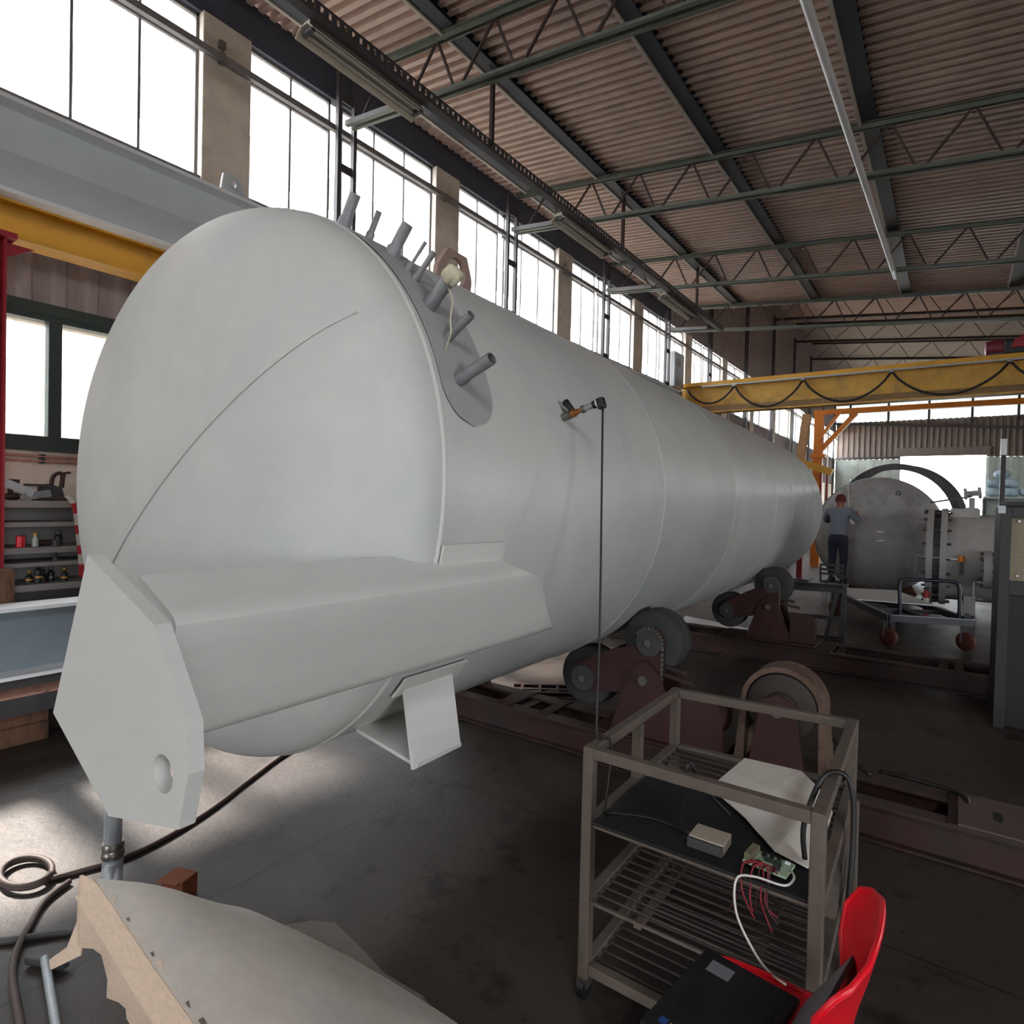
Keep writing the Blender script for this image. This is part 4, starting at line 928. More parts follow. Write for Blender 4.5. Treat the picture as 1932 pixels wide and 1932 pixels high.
P('manway_neck', MB().disc((.62, vy-1.0, .80), (0, 1, 0), [(0, .24), (.4, .24)], 24), VESG, t, autos=30)
for k in range(10): P('manway_bolt', MB().disc((.36, vy-.95+.27*math.cos(k*.628), .80+.27*math.sin(k*.628)), (1, 0, 0), [(0, .02), (.18, .02)], 6), STEEL, t)
P('manway_handle', MB().tube([(.40, vy-1.26, .62), (.28, vy-1.26, .62), (.28, vy-1.26, .36), (.40, vy-1.26, .36)], .018, 6), GALV, t)
t = thing('gate_valve', 'small flanged valve standing on top of the grey vessel', 'valve', (.24, 13.4, 1.76))
P('stem_pipe', MB().disc((.25, 13.4, 1.755), (0, 0, 1), [(0, .1), (.03, .1), (.03, .045), (.2, .045)], 14), VESG, t, autos=30)
P('body', MB().disc((.13, 13.4, 2.02), (1, 0, .1), [(0, .1), (.05, .1), (.05, .05), (.2, .05), (.2, .1), (.25, .1)], 16), VESG, t, autos=30)
P('lever', MB().bar((-.35, 13.35, 1.86), (.25, 13.35, 1.98), .035), DARKST, t)
t = thing('fire_extinguisher', 'small red fire extinguisher standing under the grey vessel', 'extinguisher', (-.3, 12.2, 0))
P('cylinder', MB().disc((-.33, 12.2, .0), (0, 0, 1), [(0, .045), (.36, .045), (.41, .02)], 16), REDP, t, autos=40); P('valve_head', MB().box((-.33, 12.2, .43), (.07, .03, .05)), BLACK, t)
P('label_band', MB().disc((-.33, 12.2, .2), (0, 0, 1), [(0, .0455), (.08, .0455)], 16), TAPEW, t)
# sacks on a shelf by the back door
t = thing('sack_shelf', 'pale shelf unit right of the back door holding sacks', 'shelf', (1.7, 31.5, 0))
P('shelf_board', MB().mm((.95, 31.2, 2.28), (2.6, 32.4, 2.36)), PALEP, t); P('shelf_board', MB().mm((.95, 31.2, 1.1), (2.6, 32.4, 1.16)), PALEP, t); P('back_panel', MB().mm((.95, 32.4, 0), (2.6, 32.44, 2.3)), PALEP, t)
for x in (1.0, 2.55):
    for yy in (31.25, 32.35): P('post', MB().bar((x, yy, 0), (x, yy, 2.3), .08), DARKST, t)
for k, (x, yy, z) in enumerate([(1.28, 31.8, 2.36), (1.84, 31.8, 2.36), (1.26, 31.8, 2.72), (1.83, 31.8, 2.72), (1.55, 31.8, 3.08), (2.36, 31.8, 2.36)]):
    mm_ = MB(); rows = []
    for j in range(9):
        q = math.pi*j/8-math.pi/2; rows.append([V((x, yy, z+.195))+V((.265*math.cos(q)**.6*math.cos(u)*(1+.12*math.sin(3*u+k)), .3*math.cos(q)**.6*math.sin(u), .178*math.sin(q)*(1+.08*math.sin(2*u+k)))) for u in [2*math.pi*n/16 for n in range(16)]])
    tag(P('sack', mm_.rings(rows, caps=False), SACKM, smooth=True), ['blue-white sack on the shelf, lower left of the pile by the back door', 'blue-white sack at lower middle of the pile by the back door', 'blue-white sack at middle left of the pile by the back door', 'blue-white sack in the middle of the pile by the back door', 'topmost blue-white sack of the pile by the back door', 'blue-white sack at the right end of the pile by the back door'][k], 'sack', 'sacks on the shelf by the back door')
t = thing('rack_post', 'tall dark post with pale cap in front of the sacks, right edge', 'post', (1.5, 27, 0))
P('post', MB().bar((1.32, 27, 0), (1.32, 27, 4.6), .14), DARKST, t); P('pale_sleeve', MB().bar((1.32, 26.99, 3.7), (1.32, 26.99, 4.25), .17), WHITE, t); P('foot', MB().mm((1.1, 26.8, 0), (1.55, 27.2, .04)), DARKST, t)
# dark cabinet at right edge
t = thing('machine_cabinet', 'tall dark cabinet with gritty beige panel at the right edge', 'cabinet', (.75, 6.4, 0))
P('body', MB().mm((.30, 6.27, .0), (1.5, 7.0, 1.75)), CABD, t, bevel=.006)
for a, b in (((.30, 6.2, 0), (.37, 6.27, 1.75)), ((1.43, 6.2, 0), (1.5, 6.27, 1.75)), ((.37, 6.2, 1.67), (1.43, 6.27, 1.75)), ((.37, 6.2, 1.06), (1.43, 6.27, 1.17))): P('frame_bar', MB().mm(a, b), CABD, t, bevel=.004)
P('beige_panel', MB().mm((.37, 6.25, 1.17), (1.43, 6.275, 1.67)), BEIGE, t); P('lower_panel', MB().mm((.37, 6.24, .02), (1.43, 6.275, 1.06)), BLACKSH, t)
for z in (1.64, 1.21): P('panel_bolt', MB().disc((.42, 6.25, z), (0, -1, 0), [(0, .016), (.012, .012)], 8), STEEL, t)
P('corner_cap', MB().mm((.285, 6.19, 1.70), (.33, 6.24, 1.76)), GALV, t)
t = thing('wheel_rim', 'dark wheel lying on top of the cabinet', 'wheel', (.5, 6.9, 1.75))
P('rim', MB().tube([(.46+.12*math.cos(2*math.pi*k/24), 6.75+.12*math.sin(2*math.pi*k/24), 1.775) for k in range(24)], .025, 8, closed=True), TIRE, t, smooth=True); P('hub', MB().disc((.46, 6.75, 1.75), (0, 0, 1), [(0, .06), (.04, .06)], 14), DARKST, t)
for k in range(3): P('spoke', MB().bar((.46, 6.75, 1.765), (.46+.11*math.cos(2.1*k), 6.75+.11*math.sin(2.1*k), 1.765), .015), DARKST, t)
# flat trolley
TW = [V((-.62, 9.05, 0)), V((.17, 9.38, 0)), V((-.71, 11.40, 0)), V((-1.50, 11.07, 0))]
t = thing('flat_trolley', 'dark blue flat trolley with tubular push handle and red wheels', 'trolley', (-.66, 10.2, 0))
ux = (TW[1]-TW[0]).normalized(); uy = (TW[3]-TW[0]).normalized(); DZ = .36
Q = [TW[0]-ux*.03-uy*.08, TW[1]+ux*.03-uy*.08, TW[2]+ux*.03+uy*.08, TW[3]-ux*.03+uy*.08]
for i in range(4):
    a = Q[i]+V((0, 0, DZ)); b = Q[(i+1) % 4]+V((0, 0, DZ)); d = (b-a).normalized()
    P('deck_rail', MB().bar(a, b, .05, .08), TROLB, t); P('edge_highlight', MB().bar(a+V((0, 0, .043)), b+V((0, 0, .043)), .05, .006), GALV, t)
for f in (.33, .66): P('cross_rail', MB().bar(Q[0].lerp(Q[3], f)+V((0, 0, DZ-.01)), Q[1].lerp(Q[2], f)+V((0, 0, DZ-.01)), .05, .05), TROLB, t)
P('mid_rail', MB().bar(Q[0].lerp(Q[1], .5)+V((0, 0, DZ-.01)), Q[3].lerp(Q[2], .5)+V((0, 0, DZ-.01)), .05, .05), TROLB, t)
for k, p in enumerate(TW):
    cst = P('caster', MB().bar(p+V((-.04, 0, .1)), p+V((-.04, 0, DZ-.04)), .02, .05).bar(p+V((.04, 0, .1)), p+V((.04, 0, DZ-.04)), .02, .05).mm(p+V((-.05, -.05, DZ-.06)), p+V((.05, .05, DZ-.04))), DARKST, t)
    P('caster_wheel', MB().disc(p+V((-.02, -.03, .115)), (.55, .83, 0), [(0, .05), (0, .1), (.012, .115), (.048, .115), (.06, .1), (.06, .05)], 22), M('caster_red', (86, 44, 38), .6), cst, autos=40)
for p in (TW[0], TW[1]): P('corner_post', MB().bar(p+V((0, 0, DZ-.04)), p+V((0, 0, DZ+.1)), .05), TROLB, t)
h0 = Q[0]+ux*.13+uy*.05; h1 = Q[1]-ux*.13+uy*.05
P('push_handle', MB().tube(spline([h0+V((0, 0, DZ)), h0+V((0, 0, .6)), h0+V((0, 0, .78))+uy*.03, h0+ux*.06+V((0, 0, .84))+uy*.04, h0.lerp(h1, .5)+V((0, 0, .845))+uy*.04, h1-ux*.06+V((0, 0, .84))+uy*.04, h1+V((0, 0, .78))+uy*.03, h1+V((0, 0, .6)), h1+V((0, 0, DZ))], 5), .022, 10), TROLB, t, smooth=True)
SHEETW = M('white_sheet_metal', (250, 251, 255), .3, metal=0, var=.04)
a = Q[0].lerp(Q[3], .5); b = Q[1].lerp(Q[2], .42)
m = MB(); zz = DZ+.046
m.add([v+V((0, 0, z)) for z in (zz, zz+.012) for v in (a, b, TW[2]+ux*.1+uy*.25, TW[3]+ux*.02+uy*.25)], [(3, 2, 1, 0), (4, 5, 6, 7), (0, 1, 5, 4), (1, 2, 6, 5), (2, 3, 7, 6), (3, 0, 4, 7)])
tag(P('white_sheet', m, SHEETW), 'bright white sheet lying on the blue trolley deck', 'sheet')
tag(P('white_sheet', MB().add([(-3.3, 9.2, .004), (-2.2, 8.85, .004), (-2.05, 8.25, .004), (-3.1, 8.5, .004), (-3.3, 9.2, .012), (-2.2, 8.85, .012), (-2.05, 8.25, .012), (-3.1, 8.5, .012)], [(3, 2, 1, 0), (4, 5, 6, 7), (0, 1, 5, 4), (1, 2, 6, 5), (2, 3, 7, 6), (3, 0, 4, 7)]), SHEETW), 'bright white sheet lying on the floor behind the far track', 'sheet')
# angle frame stand by the far track
t = thing('steel_trestle', 'dark angle-iron trestle beside the far roller unit', 'trestle', (-1.3, 8.6, 0))
c4 = [V((-1.7, 8.35, 0)), V((-1.06, 8.5, 0)), V((-1.14, 8.95, 0)), V((-1.78, 8.8, 0))]
for k in range(4):
    P('leg', MB().bar(c4[k], c4[k]+V((0, 0, .72)), .045), DARKST, t)
    P('top_rail', MB().bar(c4[k]+V((0, 0, .70)), c4[(k+1) % 4]+V((0, 0, .70)), .05), DARKST, t); P('low_rail', MB().bar(c4[k]+V((0, 0, .03)), c4[(k+1) % 4]+V((0, 0, .03)), .035), GALV if k == 0 else DARKST, t)
P('mid_rail', MB().bar(c4[0]+V((0, 0, .36)), c4[1]+V((0, 0, .36)), .04), DARKST, t)
P('brace', MB().bar(c4[1]+V((-.2, 0, .03)), c4[1]+V((-.08, 0, .68)), .045), DARKST, t)

# ------------------------------------------------------------------ the man on a chair
PX, PY, PZ = -1.68, 12.42, .40
t = thing('chair', 'dark slatted metal chair the worker stands on', 'chair', (PX-.12, PY, 0))
ch = V((PX-.02, PY+.05, 0))
P('seat', MB().mm(ch+V((-.2, -.2, PZ-.025)), ch+V((.2, .2, PZ))), TROLB, t, bevel=.008)
for sx in (-1, 1):
    for sy in (-1, 1): P('leg', MB().bar(ch+V((sx*.18, sy*.18, 0)), ch+V((sx*.17, sy*.17, PZ-.02)), .026), GALV, t)
for sx in (-1, 1): P('back_post', MB().bar(ch+V((sx*.18-.04, -.19, PZ-.02)), ch+V((sx*.18-.04, -.26, PZ+.32)), .026), DARKST, t)
for z in (.14, .22, .30): P('back_slat', MB().bar(ch+V((-.22, -.2-.07*z/.32, PZ+z)), ch+V((.14, -.2-.07*z/.32, PZ+z)), .016, .04), DARKST, t)
def skin_obj(name, nodes, edges, mt, parent, root=0, sub=2, label=None):
    org = wloc(parent); me = bpy.data.meshes.new(name)
    me.from_pydata([V(n[0])-org for n in nodes], edges, []); me.materials.append(mt)
    o = bpy.data.objects.new(name, me); COL.objects.link(o); o.parent = parent
    sk = o.modifiers.new('skin', 'SKIN'); sk.use_smooth_shade = True
    if not me.skin_vertices: me.skin_vertices.new() if hasattr(me.skin_vertices, 'new') else None
    for i, n in enumerate(nodes):
        r = n[1]; r = r if isinstance(r, tuple) else (r, r)
        me.skin_vertices[0].data[i].radius = r; me.skin_vertices[0].data[i].use_root = (i == root)
    s = o.modifiers.new('sub', 'SUBSURF'); s.levels = sub; s.render_levels = sub
    if label: o['label'] = label
    return o
HS = 1.56/1.72
yaw = R_(-12)
def pl(x, y, z):
    x, y, z = x*HS, y*HS, z*HS
    return V((PX+x*math.cos(yaw)-y*math.sin(yaw), PY+x*math.sin(yaw)+y*math.cos(yaw), PZ+z))
man = thing('person', 'worker in grey sweater, dark trousers and maroon cap facing the dished end', 'person', (PX, PY, PZ))
N_ = []; E_ = []
def nd(x, y, z, r, par=None):
    r = tuple(q*HS for q in r) if isinstance(r, tuple) else r*HS
    N_.append((pl(x, y, z), r)); i = len(N_)-1
    if par is not None: E_.append((par, i))
    return i
# body local: x right, y forward (towards the dish), z up from the soles; total 1.72
pel = nd(0, 0, .93, (.15, .11)); sp1 = nd(0, .01, 1.08, (.135, .095), pel); sp2 = nd(0, .03, 1.25, (.155, .105), sp1); chs = nd(0, .04, 1.38, (.15, .09), sp2)
nk = nd(0, .05, 1.47, .052, chs); hd0 = nd(0, .075, 1.55, (.068, .078), nk); hd1 = nd(0, .085, 1.63, (.076, .092), hd0); hd2 = nd(0, .08, 1.69, (.055, .065), hd1)
ns = nd(0, .185, 1.60, .012, hd1)
for s in (-1, 1): nd(s*.088, .07, 1.60, .014, hd1)
hands = []
for s in (-1, 1):
    hp_ = nd(s*.09, 0, .88, .085, pel); kn = nd(s*.105, .03, .49, .058, hp_); an = nd(s*.11, -.02, .09, .036, kn); to = nd(s*.12, .12, .035, .036, an)
    sh = nd(s*.18, .03, 1.40, .062, chs)
    if s < 0: el = (-.30, .16, 1.20); wr_ = (-.16, .40, 1.22)
    else: el = (.30, .14, 1.20); wr_ = (.20, .36, 1.34)
    e = nd(*el, .043, sh); wv = nd(*wr_, .028, e)
    dv = (V(wr_)-V(el)).normalized(); pm = V(wr_)+dv*.06
    pa = nd(*pm, (.032, .022), wv)
    side = dv.cross(V((0, 0, 1))).normalized()
    for k, (off, ln) in enumerate([(-.028, .062), (-.009, .074), (.010, .07), (.028, .055)]):
        f1 = pm+side*off*1.0+dv*.045; f2 = f1+dv*ln*.45-V((0, 0, .012)); f3 = f2+dv*ln*.3-V((0, 0, .028))
        a_ = nd(*f1, .0095, pa); b_ = nd(*f2, .0085, a_); nd(*f3, .007, b_)
    th1 = pm-side*s*.035+dv*.0; th2 = th1-side*s*.02+dv*.04; a_ = nd(*th1, .012, pa); nd(*th2, .009, a_)
body = skin_obj('body', N_, E_, SKIN, man)
for s in (-1, 1): P('eye', MB().ball(pl(s*.032, .168, 1.625), .012*HS, 10, 6), BLACK, man, smooth=True)
P('mouth', MB().ball(pl(0, .158, 1.555), V((.022, .008, .005))*HS, 10, 6), CAPM, man, smooth=True)
N_ = []; E_ = []
a0 = nd(0, 0, .84, (.19, .145)); a1 = nd(0, .01, 1.05, (.175, .13), a0); a2 = nd(0, .03, 1.25, (.19, .135), a1); a3 = nd(0, .04, 1.39, (.17, .11), a2); a4 = nd(0, .05, 1.46, (.075, .075), a3)
for s in (-1, 1):
    sh = nd(s*.20, .03, 1.39, .082, a3)
    el, wr_ = ((-.31, .16, 1.19), (-.18, .37, 1.215)) if s < 0 else ((.31, .14, 1.19), (.215, .33, 1.32))
    e = nd(*el, .062, sh); nd(*wr_, .042, e)
skin_obj('sweater', N_, E_, SWEAT, man)
N_ = []; E_ = []
b0 = nd(0, 0, 1.0, (.16, .12)); b1 = nd(0, 0, .88, (.165, .125), b0)
for s in (-1, 1):
    q0 = nd(s*.095, 0, .78, .105, b1); q1 = nd(s*.107, .03, .49, .078, q0); nd(s*.11, -.015, .08, .060, q1)
skin_obj('trousers', N_, E_, TROUS, man)
for s in (-1, 1):
    rows = []
    for q in range(9):
        u = math.pi*q/8; rows.append([pl(s*.115+.05*math.sin(u)**.5*math.cos(v) if 0 < q < 8 else s*.115, .06-.15*math.cos(u), max(.0, .045+.05*math.sin(u)**.5*math.sin(v)*(1.2 if q < 5 else .8)) if 0 < q < 8 else .04) for v in [2*math.pi*k/12 for k in range(12)]])
    P('shoe', MB().rings(rows, caps=False), BLACK, man, smooth=True)
rows = [[pl(.098*math.cos(q)**.7*math.cos(u) if q < 1.55 else 0, .075+.112*math.cos(q)**.7*math.sin(u) if q < 1.55 else .075, 1.61+.128*math.sin(q)) for u in [2*math.pi*k/20 for k in range(20)]] for q in (-.25, 0, .3, .6, .9, 1.2, 1.4, 1.57)]
P('cap', MB().rings(rows, caps=False), CAPM, man, smooth=True)
t = thing('hanging_rope', 'white knotted rag on a string hanging down over the dished end', 'string', (-1.55, 12.9, 1.3))
P('string', MB().tube(spline([(-1.62, 12.93, 2.34), (-1.60, 12.9, 2.0), (-1.57, 12.86, 1.7), (-1.55, 12.84, 1.5)], 5), .008, 6), TAPEW, t)
P('knotted_rag', MB().ball((-1.54, 12.83, 1.60), (.06, .04, .10)).ball((-1.51, 12.8, 1.47), (.05, .04, .05)), TAPEW, t, smooth=True)
P('hook', MB().bar((-1.62, 12.93, 2.32), (-1.60, 13.95, 2.28), .012), STEEL, t)

# ------------------------------------------------------------------ instrument rack
t = thing('tube_rack', 'dusty square-tube rack with rod shelves in the foreground', 'rack', (-.64, 2.3, 0))
cx = [(-.985, 1.865), (-.275, 1.865), (-.30, 2.76), (-1.0, 2.70)]
TT = .038
for k, (x, y) in enumerate(cx):
    P('leg', MB().mm((x-TT/2, y-TT/2, .075), (x+TT/2, y+TT/2, .87)), RACKM, t, bevel=.003)
    cst = P('caster', MB().mm((x-.02, y-.02, .045), (x+.02, y+.02, .075)), STEEL, t); P('caster_wheel', MB().disc((x-.012, y, .037), (1, 0, 0), [(0, .037), (.024, .037)], 16), BLACK, cst)
RODD = M('rack_rod_shaded', (58, 52, 48), .7, var=.15)  # shade on the rack shelves is put into the rod colour
def rail(i, j, z, nm='rail'):
    a = V((*cx[i], z)); b = V((*cx[j], z)); d = (b-a).normalized()*TT/2; return P(nm, MB().bar(a+d, b-d, TT*.95, TT*.95), RACKM, t, bevel=.003)
for z in (.851, .60, .335, .11):
    for i, j in ((0, 1), (1, 2), (2, 3), (3, 0)):
        if z in (.60, .335) and (i, j) == (0, 1): P('rail', MB().bar(V((*cx[0], z)), V((*cx[1], z)), .008, .010), RACKM, t); continue
        rail(i, j, z)
P('mid_post', MB().mm((-1.01, 2.26, .615), (-.975, 2.295, .83)), RACKM, t)
for z in (.335, .11, .60):
    n = 17 if z != .60 else 9
    for k in range(n):
        y = 1.91+.80*k/16 if z != .60 else 2.32+.40*k/8
        P('shelf_rod', MB().tube([(-.99, y, z+.006), (-.285, y, z+.006)], .005, 6), RODD, t)
P('shelf_board', MB().mm((-.962, 1.852, .613), (-.30, 2.30, .62)), BLACKSH, t)
for a, b in (((-.30, 2.05, .12), (-.285, 2.5, .58)),): P('brace', MB().bar(a, b, .03), RACKM, t)
for x0 in (-.80, -.45): P('cross_bar', MB().bar((x0, 1.87, .322), (x0, 2.74, .322), .025, .02), RACKM, t)
tag(P('cardboard_sheet', MB().sheet([[V((-.72, 2.34, .634)), V((-.70, 2.52, .64)), V((-.69, 2.70, .634))], [V((-.55, 2.18, .638)), V((-.52, 2.42, .65)), V((-.47, 2.70, .64))], [V((-.42, 2.02, .642)), V((-.39, 2.3, .645)), V((-.36, 2.55, .636))], [V((-.32, 2.00, .634)), V((-.31, 2.22, .634)), V((-.315, 2.42, .632))]], .006), CARD), 'dusty cardboard sheet lying on the upper rod shelf of the rack', 'cardboard')
t = thing('power_supply', 'pale grey metal box lying on the black shelf', 'box', (-.58, 1.98, .62))
P('case', MB().mm((-.655, 1.915, .6205), (-.545, 2.005, .655)), M('psu_grey', (176, 166, 150), .5, var=.06), t, bevel=.003); P('dark_end', MB().mm((-.655, 1.905, .622), (-.545, 1.915, .652)), DARKST, t)
t = thing('circuit_board', 'pale green circuit board with red wires on the black shelf', 'circuit board', (-.42, 1.95, .62))
rz = Matrix.Rotation(R_(-6), 3, 'Z')
P('board', MB().box((-.42, 1.95, .632), (.125, .085, .008), rz), PCB, t)
for dx, dy, w_, d_, h_, mt in ((-.05, .0, .022, .07, .02, M('tan_terminal', (128, 122, 96), .6)), (.012, .0, .05, .008, .012, FRAMEG), (-.02, .025, .012, .012, .012, BLACK), (.02, .03, .01, .008, .01, BLACK), (.045, .03, .014, .01, .006, WHITE), (.03, -.025, .02, .012, .008, DARKST), (-.02, -.03, .015, .01, .01, STEEL), (.0, .03, .01, .01, .014, BLACK)):
    P('component', MB().box(V((-.42, 1.95, .636+h_/2))+rz @ V((dx, dy, 0)), (w_, d_, h_), rz), mt, t)
WR = M('red_wire', (130, 20, 34), .5, var=.1); random.seed(5)
for k in range(7):
    p0 = V((-.47+.014*k, 1.905, .634)); p3 = V((-.44+random.uniform(-.06, .09), 1.868+random.uniform(-.01, .005), .63+random.uniform(-.0, .01)))
    P('wire', MB().tube(spline([p0, p0+V((random.uniform(-.03, .03), -.012, .022)), p3+V((0, .01, .015)), p3+V((0, -.012, -.05-.03*random.random())), p3+V((random.uniform(-.04, .04), -.012, -.10-.05*random.random()))], 5), .0025, 5), WR if k % 2 == 0 else M('dark_wire', (60, 18, 26), .5), t, smooth=True)
tag(P('white_wire', MB().tube(spline([(-.355, 1.945, .634), (-.34, 1.90, .64), (-.36, 1.865, .63), (-.44, 1.86, .628), (-.485, 1.845, .61), (-.47, 1.80, .54), (-.41, 1.76, .48), (-.36, 1.72, .47), (-.305, 1.64, .515)], 7), .0035, 6), TAPEW, smooth=True), 'white wire looping from the circuit board to the laptop', 'wire')
tag(P('black_lead', MB().tube(spline([(-.66, 1.96, .64), (-.68, 1.95, .64), (-.69, 1.93, .66), (-.668, 1.90, .78), (-.655, 1.875, .878), (-.645, 1.90, .884), (-.62, 1.95, .80), (-.58, 2.1, .664)], 7), .006, 7), CABLE, smooth=True), 'black lead from the grey box over the front rack rail', 'cable')
tag(P('black_hose', MB().tube(spline([(-.33, 2.0, .655), (-.335, 2.0, .76), (-.30, 2.05, .885), (-.26, 2.1, .90), (-.225, 2.1, .86), (-.215, 2.08, .7), (-.22, 2.0, .4), (-.21, 1.9, .15), (-.17, 1.75, .02), (-.08, 1.5, .014)], 7), .008, 7), CABLE, smooth=True), 'black hose arching over the right rack rail and down to the floor', 'hose')
tag(P('leaning_batten', MB().bar((-.235, 2.30, .0), (-.245, 2.36, .72), .035, .03), RACKM), 'dusty steel batten leaning upright on the right side of the rack', 'batten')

# ------------------------------------------------------------------ red chair with laptop
t = thing('plastic_chair', 'red plastic shell chair in the lower right corner holding a laptop', 'chair', (-.32, 1.5, 0))
cy = 1.49
rows = []
SECT = [(-.525, .450, .19, .00), (-.515, .463, .2, .0), (-.45, .460, .21, .012), (-.38, .452, .215, .02), (-.27, .456, .205, .02), (-.205, .48, .185, .015), (-.170, .53, .165, .012), (-.150, .60, .165, .02), (-.135, .67, .19, .035), (-.118, .735, .212, .042), (-.107, .785, .21, .03), (-.101, .815, .185, .018), (-.098, .832, .13, .006)]
for x, z, hw, curl in SECT:
    row = []
    for j in range(13):
        q = -1+2*j/12; e = abs(q)**3
        seat = z < .5
        row.append(V((x-(0 if seat else curl*1.6*abs(q)**2.2), cy+hw*q, z+(curl*e if seat else -.012*abs(q)**4*(1 if z > .8 else 0)))))
    rows.append(row)
P('shell', MB().sheet(rows, .007), REDPL, t, smooth=True)
rim = [r[-1] for r in rows]+[rows[-1][j] for j in range(11, -1, -1)]+[r[0] for r in rows[::-1][1:]]
P('rim', MB().tube(rim, .0065, 6), REDPL, t, smooth=True)
for sy in (-1, 1):
    P('leg', MB().tube(spline([(-.54, cy+sy*.20, 0), (-.48, cy+sy*.17, .40), (-.45, cy+sy*.155, .432), (-.30, cy+sy*.155, .436), (-.25, cy+sy*.17, .40), (-.12, cy+sy*.20, 0)], 5), .011, 8), DARKST, t, smooth=True)
for x in (-.45, -.30): P('cross_bar', MB().bar((x, cy-.155, .436), (x, cy+.155, .436), .018), DARKST, t)
t = thing('laptop', 'open black laptop standing on the red chair, bottom edge', 'laptop', (-.42, 1.48, .475))
Hn, Hf = V((-.318, 1.305, .478)), V((-.270, 1.640, .478)); lv = (Hf-Hn).normalized(); lu = V((-lv.y, lv.x, 0))
def lap(u, v, z): return Hn+lu*u+lv*v+V((0, 0, z))
def slab(u0, u1, v0, v1, z0, z1):
    return MB().add([lap(u, v, z) for z in (z0, z1) for u, v in ((u0, v0), (u1, v0), (u1, v1), (u0, v1))], [(3, 2, 1, 0), (4, 5, 6, 7), (0, 1, 5, 4), (1, 2, 6, 5), (2, 3, 7, 6), (3, 0, 4, 7)])
P('base', slab(0, .245, 0, .338, 0, .018), BLACK, t, bevel=.004)
P('keyboard', slab(.025, .125, .02, .294, .018, .0192), BLACKSH, t)
P('touchpad', slab(.145, .21, .10, .20, .018, .0188), BLACKSH, t)
P('sticker', slab(.195, .215, .03, .05, .018, .0188), M('sticker_blue', (40, 70, 140), .4), t); P('sticker', slab(.175, .19, .03, .046, .018, .0188), M('sticker_green', (130, 140, 90), .4), t)
P('label_plate', slab(.15, .21, .26, .305, .018, .0190), SEATGREY, t)
top = V((.118, -.014, .20))
def lid(o, i, a0, a1): return MB().add([p+V((o, 0, 0))+top*q for p, q in ((Hn+lv*a0, i), (Hf-lv*a0, i), (Hf-lv*a0, 1-i*.5), (Hn+lv*a0, 1-i*.5))]+[p+V((o+a1, 0, 0))+top*q for p, q in ((Hn+lv*a0, i), (Hf-lv*a0, i), (Hf-lv*a0, 1-i*.5), (Hn+lv*a0, 1-i*.5))], [(0, 1, 2, 3), (7, 6, 5, 4), (0, 4, 5, 1), (1, 5, 6, 2), (2, 6, 7, 3), (3, 7, 4, 0)])
P('lid', lid(.0, .09, 0, .008), BLACK, t)
P('screen', lid(-.0015, .14, .012, .002), SEATGREY, t)  # grey of the screen's reflection is put into its colour

# ------------------------------------------------------------------ foreground left
t = thing('cardboard_cover', 'large torn dusty cardboard cover draped to the floor, bottom left', 'cardboard', (-2.0, .9, 0))
def lerp2(a, b, n): return [a+(b-a)*k/n for k in range(n+1)]
cr0, cr1 = V((-2.26, .815, .42)), V((-1.30, .60, .44))           # crease, back to front
bk = [V((-2.255, .836, .42)), V((-2.15, .99, .36)), V((-2.10, 1.16, .24)), V((-2.16, 1.33, .10)), V((-2.22, 1.40, .02))]
mid = [V((-1.90, .797, .43)), V((-1.80, .94, .40)), V((-1.74, 1.12, .31)), V((-1.74, 1.32, .16)), V((-1.80, 1.46, .02))]
md2 = [V((-1.52, .755, .435)), V((-1.42, .89, .41)), V((-1.34, 1.05, .33)), V((-1.30, 1.26, .18)), V((-1.30, 1.50, .015))]
fr = [V((-1.12, .71, .44)), V((-1.02, .82, .40)), V((-.95, .96, .31)), V((-.92, 1.20, .15)), V((-.90, 1.48, .015))]
cols = [spline(c, 4) for c in (bk, mid, md2, fr)]
rows = [spline([c[i] for c in cols], 6) for i in range(len(cols[0]))]
random.seed(3)
rows = [[p+V((0, 0, .004*math.sin(7*p.x+5*p.y)+.002*random.random())) for p in r] for r in rows]
P('top_sheet', MB().sheet(rows, .006), CARD, t, smooth=True)
edge = rows[0]; n = len(edge); fl = []
outer = spline([V((-2.31, .818, .405)), V((-2.264, .801, .30)), V((-2.235, .785, .245)), V((-2.154, .807, .25)), V((-2.066, .801, .22)), V((-1.995, .784, .2)), V((-1.907, .791, .205)), V((-1.837, .783, .2)), V((-1.614, .793, .2)), V((-1.40, .75, .19)), V((-1.14, .70, .2))], 6)
random.seed(11)
for k in range(6):
    f = k/5; row = []
    for i, p in enumerate(edge):
        g = (i/(n-1))**.85; u = g*(len(outer)-1); a_ = min(int(u), len(outer)-2); o_ = outer[a_].lerp(outer[a_+1], u-a_)
        q = p.lerp(o_, f); bul = math.sin(math.pi*f)
        row.append(q+V((-.018*bul, -.012*bul, .02*bul))+V((random.uniform(-1, 1), random.uniform(-1, 1), random.uniform(-1, 1)))*(.007*f if k == 5 else .002*f))
    fl.append(row)
P('side_flap', MB().sheet(fl, .006), CARDF, t, smooth=True)
strip = [[p+V((.0, -.002, .006)), p+V((-.045, -.036, -.055))] for p in edge]
P('edge_band', MB().sheet([[a for a, b in strip], [b for a, b in strip]], .004), CARDF, t)
m = MB(); a0_ = edge[1]
P('corner_flap', MB().sheet([[V((-2.315, .82, .40)), V((-2.27, .80, .30)), V((-2.29, .78, .22)), V((-2.385, .762, .145))], [V((-2.28, .81, .40)), V((-2.22, .80, .29)), V((-2.20, .785, .23)), V((-2.355, .757, .128))]], .005), CARDF, t, smooth=True)
random.seed(21)
